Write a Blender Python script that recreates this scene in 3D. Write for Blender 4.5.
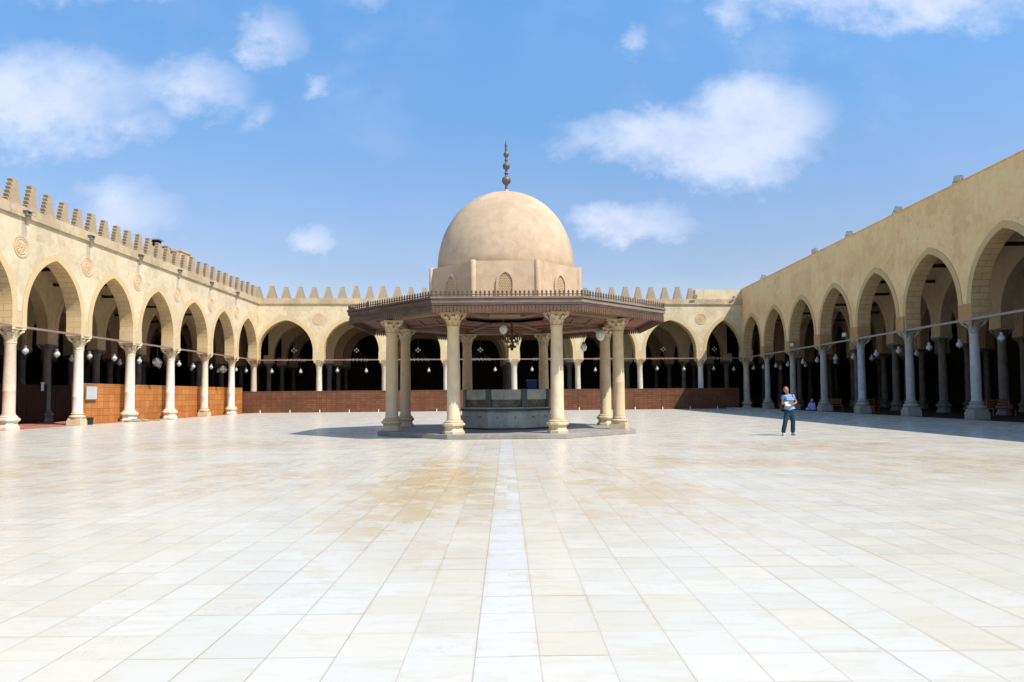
import bpy, bmesh, math, random
from mathutils import Vector, Matrix
random.seed(7)
R = math.radians; PI = math.pi
scene = bpy.context.scene
COL = scene.collection
for o in list(bpy.data.objects): bpy.data.objects.remove(o)

# ------------------------------------------------------------------ camera
cam_data = bpy.data.cameras.new('camera')
cam = bpy.data.objects.new('camera', cam_data); COL.objects.link(cam)
cam_data.sensor_width = 36; cam_data.lens = 36*700/1024
cam_data.shift_y = 20.66/1024
cam_data.clip_start = 0.05; cam_data.clip_end = 3000
pitch, roll, yaw = .0480, .0080, .0085
Rt = Vector((math.cos(yaw), -math.sin(yaw), 0))
Fh = Vector((math.sin(yaw), math.cos(yaw), 0))
Fw = Fh*math.cos(pitch) + Vector((0, 0, math.sin(pitch)))
Up = -Fh*math.sin(pitch) + Vector((0, 0, math.cos(pitch)))
R2 = Rt*math.cos(roll) - Up*math.sin(roll)
U2 = Rt*math.sin(roll) + Up*math.cos(roll)
M = Matrix((R2, U2, -Fw)).transposed().to_4x4(); M.translation = (0, 0, 1.5)
cam.matrix_world = M
scene.camera = cam

# ------------------------------------------------------------------ light and view
SUNV = Vector((.60, -.45, 1.0)).normalized()          # towards the sun
SUN_EL = math.asin(SUNV.z); SUN_AZ = math.atan2(SUNV.x, SUNV.y)   # clockwise from +Y
sd = bpy.data.lights.new('sun', 'SUN'); sd.energy = 4.3; sd.angle = R(.55); sd.color = (1, .93, .825)
sun = bpy.data.objects.new('sun', sd); COL.objects.link(sun)
sun.rotation_euler = SUNV.to_track_quat('Z', 'Y').to_euler()
scene.view_settings.view_transform = 'Standard'; scene.view_settings.look = 'None'
scene.view_settings.exposure = 0.52; scene.view_settings.gamma = 1
scene.render.engine = 'CYCLES'
scene.render.resolution_x = 1024; scene.render.resolution_y = 682
scene.cycles.max_bounces = 6; scene.cycles.diffuse_bounces = 3; scene.cycles.glossy_bounces = 3

class NT:
    def __init__(s, tree): s.t = tree
    def n(s, typ, ins=None, **kw):
        nd = s.t.nodes.new(typ)
        for k, v in kw.items(): setattr(nd, k, v)
        for k, v in (ins or {}).items():
            sk = nd.inputs[k]
            if isinstance(v, bpy.types.NodeSocket): s.t.links.new(v, sk)
            else: sk.default_value = v
        return nd
    def m(s, op, a, b=0.0, c=0.0, clamp=False):
        nd = s.n('ShaderNodeMath', {0: a, 1: b, 2: c}, operation=op); nd.use_clamp = clamp
        return nd.outputs[0]
    def mix(s, f, a, b, bt='MIX'):
        nd = s.n('ShaderNodeMix', data_type='RGBA', blend_type=bt)
        for i, v in ((0, f), (6, a), (7, b)):
            sk = nd.inputs[i]
            if isinstance(v, bpy.types.NodeSocket): s.t.links.new(v, sk)
            else: sk.default_value = v if i == 0 else (tuple(v)+(1,))[:4]
        return nd.outputs[2]
    def ramp(s, f, lo, hi, clamp=True):
        nd = s.n('ShaderNodeMapRange', {0: f, 1: lo, 2: hi, 3: 0.0, 4: 1.0}); nd.interpolation_type = 'SMOOTHSTEP'
        return nd.outputs[0]
    def noise(s, vec, scale, detail=4, rough=.55, dist=0):
        return s.n('ShaderNodeTexNoise', {'Vector': vec, 'Scale': scale, 'Detail': detail, 'Roughness': rough, 'Distortion': dist}).outputs[0]
    def scale(s, vec, v): return s.n('ShaderNodeVectorMath', {0: vec, 1: v}, operation='MULTIPLY').outputs[0]

# world: physical sky with fair-weather clouds
w = bpy.data.worlds.new('World'); scene.world = w; w.use_nodes = True
wt = w.node_tree; wt.nodes.clear(); T = NT(wt)
sky = T.n('ShaderNodeTexSky', sky_type='NISHITA'); sky.sun_disc = False
sky.sun_elevation = SUN_EL; sky.sun_rotation = SUN_AZ; sky.altitude = 50; sky.air_density = 1.0; sky.dust_density = .5; sky.ozone_density = 1.6
sky0 = T.n('ShaderNodeHueSaturation', {'Hue': .508, 'Saturation': 1.18, 'Value': 1.12, 'Color': sky.outputs[0]}).outputs[0]
gen = T.n('ShaderNodeTexCoord').outputs['Generated']
sx = T.n('ShaderNodeSeparateXYZ', {0: gen}); X, Y, Z = sx.outputs
skyc = T.mix(1.0, sky0, T.mix(T.m('MULTIPLY', T.m('SUBTRACT', Z, .17), 3.1, clamp=True), (.77, .655, .61), (1.03, 1.28, 1.17)), 'MULTIPLY')
Yc = T.m('MAXIMUM', T.m('ABSOLUTE', Y), .08)
u = T.m('DIVIDE', X, Yc); v = T.m('DIVIDE', Z, Yc)
cv = T.n('ShaderNodeCombineXYZ', {0: u, 1: T.m('MULTIPLY', v, 1.35), 2: Y}).outputs[0]
n1 = T.noise(cv, 7.5, 9, .60, .12); n2 = T.noise(cv, 19, 9, .64, .1); n3 = T.noise(cv, 2.0, 3)
# (u, v, half width, half height, weight): the clouds' places on the sky, east to west
BL = [(-.67,.43,.19,.085,.85), (-.46,.45,.10,.055,.7), (-.55,.40,.09,.04,.55), (-.56,.265,.11,.06,.75), (-.345,.525,.05,.055,.6), (-.36,.41,.035,.03,.42),
      (-.275,.225,.05,.024,.55), (.18,.245,.105,.040,.85), (.235,.235,.05,.03,.4), (.275,.37,.20,.055,1.0), (.365,.40,.115,.068,1.1), (.33,.34,.11,.06,.8), (.15,.37,.07,.025,.45), (.40,.36,.07,.05,.7),
      (.46,.61,.24,.06,.7), (.60,.60,.22,.075,.85), (.19,.52,.025,.03,.45), (.335,.56,.04,.05,.45), (-.27,.455,.035,.02,.35), (-.2,.58,.05,.03,.35), (-.62,.60,.2,.03,.4), (.09,.5,.05,.02,.0)]
acc = None
wu = T.m('ADD', u, T.m('MULTIPLY', T.m('SUBTRACT', n1, .5), .13)); wv = T.m('ADD', v, T.m('MULTIPLY', T.m('SUBTRACT', n2, .5), .075))
for (a, b, ra, rb, wgt) in BL:
    du = T.m('DIVIDE', T.m('SUBTRACT', wu, a), ra*1.25); dv = T.m('DIVIDE', T.m('SUBTRACT', wv, b), rb*1.25)
    d2 = T.m('ADD', T.m('MULTIPLY', du, du), T.m('MULTIPLY', dv, dv))
    mk = T.m('MULTIPLY', T.m('SUBTRACT', 1.0, T.m('SQRT', d2), clamp=True), wgt*1.35)
    acc = mk if acc is None else T.m('MAXIMUM', acc, mk)
dens = T.m('ADD', acc, T.m('MULTIPLY', T.m('SUBTRACT', T.m('ADD', T.m('MULTIPLY', n1, .68), T.m('MULTIPLY', n2, .32)), .5), 1.7))
dens = T.m('MULTIPLY', T.ramp(dens, -.08, 1.0), T.ramp(acc, 0.0, .34))
dens = T.m('MULTIPLY', dens, .76)
veil = T.m('MULTIPLY', T.m('MULTIPLY', T.ramp(n3, .42, .75), T.ramp(n1, .35, .7)), .20)
hz = T.m('MULTIPLY', T.m('SUBTRACT', 1.0, T.m('MULTIPLY', Z, 2.6), clamp=True), .24)
dens = T.m('MAXIMUM', dens, T.m('MAXIMUM', veil, hz))
fin = T.mix(dens, skyc, T.mix(T.ramp(n1, .35, .65), (3.55, 4.0, 5.1), (4.45, 4.75, 5.65)))
bg = T.n('ShaderNodeBackground', {'Color': fin, 'Strength': .14})
T.n('ShaderNodeOutputWorld', {'Surface': bg.outputs[0]})

# ------------------------------------------------------------------ materials
def mat(name, fn, rough=.8, spec=.3, metal=0.0):
    m = bpy.data.materials.new(name); m.use_nodes = True
    t = NT(m.node_tree); b = m.node_tree.nodes['Principled BSDF']
    b.inputs['Roughness'].default_value = rough; b.inputs['Metallic'].default_value = metal
    b.inputs['Specular IOR Level'].default_value = spec
    if callable(fn):
        r = fn(t)
        c, bump = r[0], r[1]
        m.node_tree.links.new(c, b.inputs['Base Color'])
        if bump is not None:
            bn = t.n('ShaderNodeBump', {'Height': bump, 'Distance': r[2], 'Strength': r[3] if len(r) > 3 else .6})
            m.node_tree.links.new(bn.outputs[0], b.inputs['Normal'])
        if len(r) > 4: m.node_tree.links.new(r[4], b.inputs['Roughness'])
    else: b.inputs['Base Color'].default_value = tuple(fn)+(1,)
    return m
def obj_co(t): return t.n('ShaderNodeTexCoord').outputs['Object']
def rnd(t): return t.n('ShaderNodeObjectInfo').outputs['Random']
def mott(c1, c2, s=1.0, grain=.012, streak=True, tint=.0, aged=0.0):
    def fn(t):
        co = obj_co(t)
        a = t.noise(co, .35*s, 6, .6); b = t.noise(co, 3.2*s, 5, .65); g = t.noise(co, 28*s, 3, .6)
        f = t.m('ADD', t.m('MULTIPLY', a, .55), t.m('MULTIPLY', b, .45))
        c = t.mix(t.ramp(f, .36, .64), c1, c2)
        if streak:
            st = t.noise(t.scale(co, (2.2, 2.2, .16)), 1.0*s, 5, .6)
            c = t.mix(t.m('MULTIPLY', t.ramp(st, .54, .78), .30), c, tuple(x*.62 for x in c1))
        sp = t.m('MULTIPLY', t.ramp(g, .52, .75), .12)
        c = t.mix(sp, c, tuple(x*.6 for x in c1))
        if aged:
            pv = t.n('ShaderNodeVectorMath', {0: co, 1: t.scale(t.n('ShaderNodeTexNoise', {'Vector': co, 'Scale': .9, 'Detail': 5.0}).outputs[1], (2.4, 2.4, 2.4))}, operation='ADD').outputs[0]
            pt = t.noise(pv, .42, 2, .5)          # repaired patches with an edge of their own
            c = t.mix(t.m('MULTIPLY', t.ramp(pt, .560, .575), .22*aged), c, tuple(min(.85, x*1.32) for x in c2))
            c = t.mix(t.m('MULTIPLY', t.ramp(pt, .425, .412), .24*aged), c, tuple(x*.60 for x in c1))
            vd = t.n('ShaderNodeTexVoronoi', {'Vector': t.scale(pv, (1, 1, .8)), 'Scale': .33}, feature='DISTANCE_TO_EDGE').outputs[0]
            cr = t.m('MULTIPLY', t.ramp(vd, .010, .003), t.ramp(t.noise(co, .5, 3), .5, .6))
            c = t.mix(t.m('MULTIPLY', cr, .42*aged), c, tuple(x*.38 for x in c1))
            dr = t.noise(t.scale(co, (5, 5, .10)), 1.0, 5, .65)
            c = t.mix(t.m('MULTIPLY', t.m('MULTIPLY', t.ramp(dr, .55, .72), t.ramp(t.noise(co, .28, 3), .42, .62)), .34*aged), c, tuple(x*.52 for x in c1))
        if tint:
            c = t.mix(t.m('MULTIPLY', rnd(t), tint), c, (.42, .38, .33))
        return c, t.m('ADD', t.m('MULTIPLY', g, .5), b), grain
    return fn
MP = mat('wall_plaster', mott((.54, .425, .27), (.64, .53, .36), aged=1.0), .92, .15)
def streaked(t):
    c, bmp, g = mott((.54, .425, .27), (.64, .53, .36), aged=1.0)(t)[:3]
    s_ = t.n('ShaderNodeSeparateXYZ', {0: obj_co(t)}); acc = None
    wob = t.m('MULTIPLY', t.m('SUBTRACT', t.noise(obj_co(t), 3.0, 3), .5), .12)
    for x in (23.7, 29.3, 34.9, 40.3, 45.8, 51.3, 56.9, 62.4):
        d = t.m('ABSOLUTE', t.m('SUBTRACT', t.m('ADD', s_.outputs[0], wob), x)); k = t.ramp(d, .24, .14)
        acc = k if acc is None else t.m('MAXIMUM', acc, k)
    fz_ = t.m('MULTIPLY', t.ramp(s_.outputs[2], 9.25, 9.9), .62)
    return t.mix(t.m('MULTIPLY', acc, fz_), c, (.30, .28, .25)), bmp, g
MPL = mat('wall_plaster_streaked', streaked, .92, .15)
MPR = mat('plaster_tan', mott((.78, .51, .24), (.88, .615, .315), aged=.8), .92, .15)
MPD = mat('hall_plaster', mott((.42, .32, .19), (.52, .41, .25)), .95, .1)
MTRIM = mat('parapet_stone', mott((.42, .32, .20), (.54, .42, .27), aged=1.2), .9, .15)
MMER = mat('merlon_stone', mott((.33, .25, .165), (.46, .36, .24), 3), .92, .1)
MPB = mat('far_wall_plaster_sunlit', mott((.57, .455, .28), (.68, .565, .375), aged=1.0), .92, .15)  # brighter plaster copy: stronger sun on the far wall put into the colour
MDOME = mat('dome_plaster', mott((.455, .335, .22), (.56, .43, .30), .8, aged=.8), .92, .12)
def stone_uv(c1, c2, cm, bw=.85, rh=.33, mort=.014):
    def fn(t):
        uv = t.n('ShaderNodeTexCoord').outputs['UV']; co = obj_co(t)
        br = t.n('ShaderNodeTexBrick', {'Vector': uv, 'Color1': tuple(c1)+(1,), 'Color2': tuple(c2)+(1,), 'Mortar': tuple(cm)+(1,),
             'Scale': 1.0, 'Mortar Size': mort, 'Mortar Smooth': .3, 'Bias': 0.0, 'Brick Width': bw, 'Row Height': rh})
        n = t.noise(co, 2.3, 6, .6)
        c = t.mix(t.m('MULTIPLY', t.ramp(n, .4, .7), .35), br.outputs[0], tuple(x*.72 for x in c1))
        return c, t.m('SUBTRACT', t.m('MULTIPLY', n, .3), br.outputs['Fac']), .02
    return fn
MARCH = mat('arch_stone', stone_uv((.62, .475, .25), (.54, .40, .21), (.34, .25, .14)), .9, .15)
MARCHR = mat('arch_stone_tan', stone_uv((.60, .42, .21), (.52, .355, .17), (.30, .19, .09)), .9, .15)
MIMP = mat('impost_stone', mott((.50, .37, .20), (.60, .475, .30), 2), .9, .15)
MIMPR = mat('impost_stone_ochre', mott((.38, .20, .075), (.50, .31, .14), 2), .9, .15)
def marble(c1, c2, sc=1.0):
    def fn(t):
        co = t.n('ShaderNodeVectorMath', {0: obj_co(t), 1: t.n('ShaderNodeCombineXYZ', {0: t.m('MULTIPLY', rnd(t), 40.0)}).outputs[0]}, operation='ADD').outputs[0]
        a = t.noise(co, 1.3*sc, 6, .6, 1.2); b = t.noise(t.scale(co, (1, 1, .35)), 5*sc, 5, .6, .6)
        c = t.mix(t.ramp(a, .35, .68), c1, c2)
        c = t.mix(t.m('MULTIPLY', t.ramp(b, .5, .75), .35), c, tuple(x*.66 for x in c1))
        c = t.mix(t.m('MULTIPLY', t.m('FRACT', t.m('MULTIPLY', rnd(t), 7.3)), .5), c, tuple(x*y for x, y in zip(c1, (.86, .74, .62))))
        return c, b, .008
    return fn
MCOL = mat('cream_marble', marble((.66, .57, .43), (.74, .67, .54)), .5, .4)
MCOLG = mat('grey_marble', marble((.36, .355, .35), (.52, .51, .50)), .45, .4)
MCOLK = mat('kiosk_marble', marble((.60, .48, .30), (.70, .59, .41)), .5, .4)
MCOLI = mat('shade_darkened_marble', marble((.14, .135, .125), (.21, .20, .185)), .6, .3)  # marble darkened so the inner columns carry the hall's shade in their colour
MCAP = mat('capital_stone', marble((.58, .47, .31), (.68, .58, .42), 3), .75, .25)
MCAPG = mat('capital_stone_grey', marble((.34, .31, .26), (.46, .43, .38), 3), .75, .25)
def wood(c1, c2, sc=1.0, ax=(1, 1, 8)):
    def fn(t):
        co = t.scale(obj_co(t), ax)
        a = t.noise(co, 2*sc, 6, .6, .4); b = t.noise(obj_co(t), .7, 4)
        c = t.mix(t.ramp(a, .35, .65), c1, c2)
        c = t.mix(t.m('MULTIPLY', t.ramp(b, .45, .7), .35), c, tuple(x*.55 for x in c1))
        return c, a, .004
    return fn
MWOOD = mat('canopy_wood', wood((.085, .058, .042), (.14, .10, .075)), .75, .2)
MSOF = mat('soffit_wood', wood((.19, .062, .032), (.27, .095, .052), 1, (1, 1, 1)), .7, .2)
MFRN = mat('valance_wood', wood((.10, .058, .040), (.17, .095, .065), 3), .75, .2)
MGREY = mat('weathered_wood', wood((.20, .15, .115), (.27, .21, .165)), .8, .2)
MBEAM = mat('dark_beam', wood((.035, .022, .015), (.06, .04, .025)), .8, .1)
MLB = mat('pale_beam', wood((.24, .17, .10), (.34, .25, .15)), .8, .2)
def lattice(c1, c2, cm, bw, rh, off=.0):
    def fn(t):
        co = obj_co(t); s = t.n('ShaderNodeSeparateXYZ', {0: co})
        vec = t.n('ShaderNodeCombineXYZ', {0: s.outputs[0], 1: s.outputs[2]}).outputs[0]
        br = t.n('ShaderNodeTexBrick', {'Vector': vec, 'Color1': tuple(c1)+(1,), 'Color2': tuple(c2)+(1,), 'Mortar': tuple(cm)+(1,), 'Scale': 1.0,
              'Mortar Size': .018, 'Mortar Smooth': .2, 'Bias': 0.0, 'Brick Width': bw, 'Row Height': rh}, offset=off)
        n = t.noise(t.scale(co, (1, 1, 6)), 3, 6, .65); n2 = t.noise(co, .45, 4)
        c = t.mix(t.m('MULTIPLY', t.ramp(n, .38, .7), .55), br.outputs[0], tuple(x*.55 for x in c1))
        c = t.mix(t.m('MULTIPLY', t.ramp(n2, .4, .65), .4), c, tuple(x*.6 for x in c2))
        ck = t.n('ShaderNodeTexChecker', {'Vector': co, 'Scale': 11.0}).outputs[1]
        c = t.mix(t.m('MULTIPLY', ck, .18), c, tuple(x*.4 for x in c1))
        return c, t.m('SUBTRACT', t.m('MULTIPLY', n, .3), br.outputs['Fac']), .02
    return fn
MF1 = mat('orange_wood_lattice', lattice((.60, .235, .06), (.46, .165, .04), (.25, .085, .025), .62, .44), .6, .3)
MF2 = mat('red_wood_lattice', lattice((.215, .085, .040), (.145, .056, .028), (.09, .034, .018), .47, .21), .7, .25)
MF3 = mat('shaded_wood_lattice', lattice((.045, .018, .008), (.035, .014, .006), (.018, .007, .003), .62, .44), .6, .3)  # lattice colours darkened to stand in for the shade inside the hall
MRAIL = mat('painted_rail', (.25, .15, .12), .5, .4)
MRAILG = mat('grey_rail', (.27, .25, .235), .5, .4)
MMET = mat('grey_metal', (.22, .22, .21), .5, .5, .2)
MBRASS = mat('dark_brass', (.10, .065, .03), .4, .5, .6)
MPEW = mat('finial_metal', mott((.10, .095, .08), (.17, .155, .13), 4, .004, False), .5, .4, .3)
MGL = mat('frosted_glass', (.40, .42, .40), .4, .5)
MWHITE = mat('white_paint', (.78, .78, .76), .5, .4)
MBLACK = mat('black_plastic', (.015, .015, .017), .4, .4)
MFGL = mat('floodlight_glass', (.46, .47, .38), .12, .6)
def basin(t):
    co = obj_co(t); a = t.noise(co, 1.6, 6, .65); b = t.noise(t.scale(co, (3, 3, .5)), 2, 5)
    c = t.mix(t.ramp(a, .35, .65), (.26, .27, .23), (.42, .43, .37))
    c = t.mix(t.m('MULTIPLY', t.ramp(b, .5, .8), .4), c, (.06, .065, .06))
    return c, a, .01
MBAS = mat('basin_marble', basin, .45, .4)
MBASD = mat('basin_dark_marble', (.035, .042, .045), .35, .5)
MCARV = mat('carved_band', mott((.055, .055, .04), (.20, .19, .13), 9, .02, False), .6, .3)
MPLAT = mat('platform_stone', mott((.22, .21, .19), (.32, .30, .27), 1.5, .008, False), .55, .3)
MKERB = mat('kerb_stone', mott((.34, .29, .22), (.46, .40, .31), 1.2, .008, False), .75, .25)
MCARP = mat('red_carpet', mott((.30, .12, .09), (.38, .17, .13), 2, .004, False), .95, .1)
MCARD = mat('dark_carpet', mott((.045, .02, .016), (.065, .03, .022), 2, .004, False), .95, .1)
MCEIL = mat('ceiling_boards', mott((.42, .34, .24), (.52, .43, .31), 1, .006, False), .9, .1)
MSAND = mat('sandy_ground', mott((.30, .24, .16), (.38, .31, .21), .5, .02, False), .95, .1)
MMED = mat('medallion_stone', mott((.56, .40, .225), (.62, .485, .31), 6, .03, False), .9, .15)
MGRL = mat('window_grille', mott((.34, .23, .13), (.40, .28, .16), 6, .01, False), .9, .1)
MOUT = mat('shade_darkened_plaster', mott((.03, .026, .02), (.05, .042, .03)), .95, .1)  # near-black plaster: the unlit depth of the halls painted in
MDARK = mat('dark_opening', (.012, .010, .008), .9, .1)

def floor_fn(t):
    geo = t.n('ShaderNodeNewGeometry').outputs['Position']
    s = t.n('ShaderNodeSeparateXYZ', {0: geo}); X, Y = s.outputs[0], s.outputs[1]
    TS = .402
    a = t.m('SUBTRACT', t.m('ABSOLUTE', t.m('ADD', X, .005)), .186)
    side = t.m('SIGN', X)
    ua = t.m('DIVIDE', a, TS); col = t.m('FLOOR', ua); instrip = t.m('LESS_THAN', a, 0.0)
    fu = t.m('SUBTRACT', ua, col)
    # distance to the nearest lengthwise joint
    dj = t.m('MULTIPLY', t.m('MINIMUM', fu, t.m('SUBTRACT', 1.0, fu)), TS)
    dj = t.m('ADD', t.m('MULTIPLY', t.m('SUBTRACT', 1.0, instrip), dj), t.m('MULTIPLY', instrip, t.m('MULTIPLY', t.m('ABSOLUTE', a), .7)))
    jid = t.m('MULTIPLY', t.m('ADD', t.m('ROUND', ua), .31), side)
    jr = t.n('ShaderNodeTexWhiteNoise', {'W': jid}, noise_dimensions='1D').outputs[0]
    colid = t.m('MULTIPLY', t.m('ADD', t.m('MAXIMUM', col, -1.0), 2.0), side)
    colid = t.m('MULTIPLY', colid, t.m('SUBTRACT', 1.0, instrip))
    block = t.m('FLOOR', t.m('DIVIDE', colid, 6.0))
    shift = t.n('ShaderNodeTexWhiteNoise', {'W': block}, noise_dimensions='1D').outputs[0]
    yy = t.m('DIVIDE', t.m('ADD', Y, t.m('ADD', -.104, t.m('MULTIPLY', shift, .03))), TS)
    row = t.m('FLOOR', yy); fv = t.m('SUBTRACT', yy, row)
    dv = t.m('MULTIPLY', t.m('MINIMUM', fv, t.m('SUBTRACT', 1.0, fv)), TS)
    rr = t.n('ShaderNodeTexWhiteNoise', {'Vector': t.n('ShaderNodeCombineXYZ', {0: t.m('ROUND', yy), 1: t.m('FLOOR', t.m('DIVIDE', colid, 3.0))}).outputs[0]}, noise_dimensions='2D').outputs[0]
    wob = t.noise(geo, 30, 2)
    jw = t.m('ADD', .0026, t.m('MULTIPLY', jr, .0012))
    rw = t.m('ADD', .0014, t.m('MULTIPLY', t.m('MULTIPLY', rr, rr), .0032))
    j1 = t.m('LESS_THAN', dj, t.m('MULTIPLY', jw, t.m('ADD', .6, wob)))
    j2 = t.m('LESS_THAN', dv, t.m('MULTIPLY', rw, t.m('ADD', .6, wob)))
    jm = t.m('MAXIMUM', t.m('MULTIPLY', j1, t.m('ADD', .55, t.m('MULTIPLY', jr, .45))), t.m('MULTIPLY', j2, t.m('ADD', .36, t.m('MULTIPLY', t.m('POWER', rr, 4.0), .8))))
    # dirt gathering along the joints
    halo = t.m('MULTIPLY', t.ramp(t.m('MINIMUM', dj, dv), .035, .0), t.ramp(t.noise(geo, 1.1, 4), .42, .7))
    tile = t.n('ShaderNodeCombineXYZ', {0: colid, 1: row}).outputs[0]
    wn = t.n('ShaderNodeTexWhiteNoise', {'Vector': tile}, noise_dimensions='2D'); tr, tcol = wn.outputs[0], wn.outputs[1]
    tc = t.n('ShaderNodeSeparateColor', {0: tcol})
    lc = t.n('ShaderNodeVectorMath', {0: geo, 1: t.scale(tcol, (30, 30, 0))}, operation='ADD').outputs[0]
    base = t.mix(tr, (.535, .52, .465), (.59, .58, .54))
    base = t.mix(t.m('MULTIPLY', t.ramp(tc.outputs[1], .60, 1.0), .30), base, (.56, .49, .36))
    base = t.mix(t.m('MULTIPLY', instrip, .9), base, (.575, .592, .61))
    cl = t.noise(t.scale(lc, (.8, 2.6, 1)), 3.0, 7, .62, .8)
    base = t.mix(t.m('MULTIPLY', t.ramp(cl, .47, .68), .45), base, (.50, .435, .32))
    vein = t.noise(lc, 5.5, 7, .62, 1.6); vm = t.m('SUBTRACT', 1.0, t.ramp(t.m('ABSOLUTE', t.m('SUBTRACT', vein, .5)), 0.0, .035))
    vm = t.m('MULTIPLY', vm, t.m('MULTIPLY', t.ramp(tc.outputs[2], .62, 1.0), t.ramp(t.noise(lc, 2.2, 3), .45, .7)))
    base = t.mix(t.m('MULTIPLY', vm, .8), base, (.40, .41, .43))
    # rust and dust stains washed over the paving
    st = t.noise(t.scale(geo, (1.0, .55, 1)), .55, 8, .66, .5)
    def blob(cx, cy, rx, ry):
        dx = t.m('DIVIDE', t.m('SUBTRACT', X, cx), rx); dy = t.m('DIVIDE', t.m('SUBTRACT', Y, cy), ry)
        return t.m('SUBTRACT', 1.0, t.m('ADD', t.m('MULTIPLY', dx, dx), t.m('MULTIPLY', dy, dy)), clamp=True)
    reg = t.m('MULTIPLY', blob(-1.3, 12.5, 2.0, 7.5), 1.0)
    for b in ((-5.5, 13.5, 5.0, 5.0), (1.8, 12.0, 2.4, 6.5), (4.5, 15.5, 4.5, 3.5), (9.5, 14.5, 6, 4), (-10, 15, 4.5, 5), (12, 9.5, 3, 3), (-9, 23, 8, 4), (8, 20, 7, 3)):
        reg = t.m('MAXIMUM', reg, t.m('MULTIPLY', blob(*b), .75))
    fine = t.noise(t.n('ShaderNodeVectorMath', {0: geo, 1: t.scale(tcol, (.5, .5, 0))}, operation='ADD').outputs[0], 3.2, 9, .72, .8)
    mixn = t.m('ADD', t.m('MULTIPLY', st, .55), t.m('MULTIPLY', fine, .45))
    per = t.m('SUBTRACT', tc.outputs[0], .5)
    sm = t.ramp(t.m('ADD', t.m('ADD', mixn, t.m('MULTIPLY', reg, .15)), t.m('MULTIPLY', per, .13)), .545, .665)
    sm = t.m('MULTIPLY', sm, t.m('ADD', .10, t.m('MULTIPLY', reg, .72)))
    base = t.mix(sm, base, t.mix(t.ramp(fine, .4, .65), (.48, .385, .23), (.47, .31, .12)))
    gs = t.ramp(t.noise(t.scale(geo, (.6, 1.4, 1)), 1.1, 8, .7, .6), .56, .74)
    base = t.mix(t.m('MULTIPLY', gs, .10), base, (.40, .395, .37))
    rust = t.m('MULTIPLY', t.ramp(t.noise(t.scale(geo, (1.2, .5, 1)), 1.5, 7, .7), .52, .68), t.m('MAXIMUM', blob(-1.4, 14.2, .75, 4.5), t.m('MULTIPLY', blob(2.9, 11.3, .6, 1.2), .7)))
    base = t.mix(t.m('MULTIPLY', rust, .95), base, (.50, .22, .07))
    base = t.mix(t.m('MULTIPLY', halo, .42), base, (.46, .36, .23))
    sp = t.ramp(t.noise(geo, 9.0, 5, .7), .62, .75)
    base = t.mix(t.m('MULTIPLY', sp, .18), base, (.42, .36, .28))
    base = t.mix(t.m('MULTIPLY', jm, .8), base, (.30, .245, .165))
    rg = t.m('ADD', .15, t.m('MULTIPLY', t.noise(geo, .9, 5), .22))
    rg = t.m('ADD', rg, t.m('MULTIPLY', tc.outputs[1], .06))
    base = t.mix(1.0, base, (1.0, .968, .918), 'MULTIPLY')
    return base, t.m('SUBTRACT', t.m('MULTIPLY', t.noise(geo, 3.5, 4), .15), jm), .0010, .14, rg
MFLOOR = mat('marble_paving', floor_fn, .3, .45)

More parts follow.
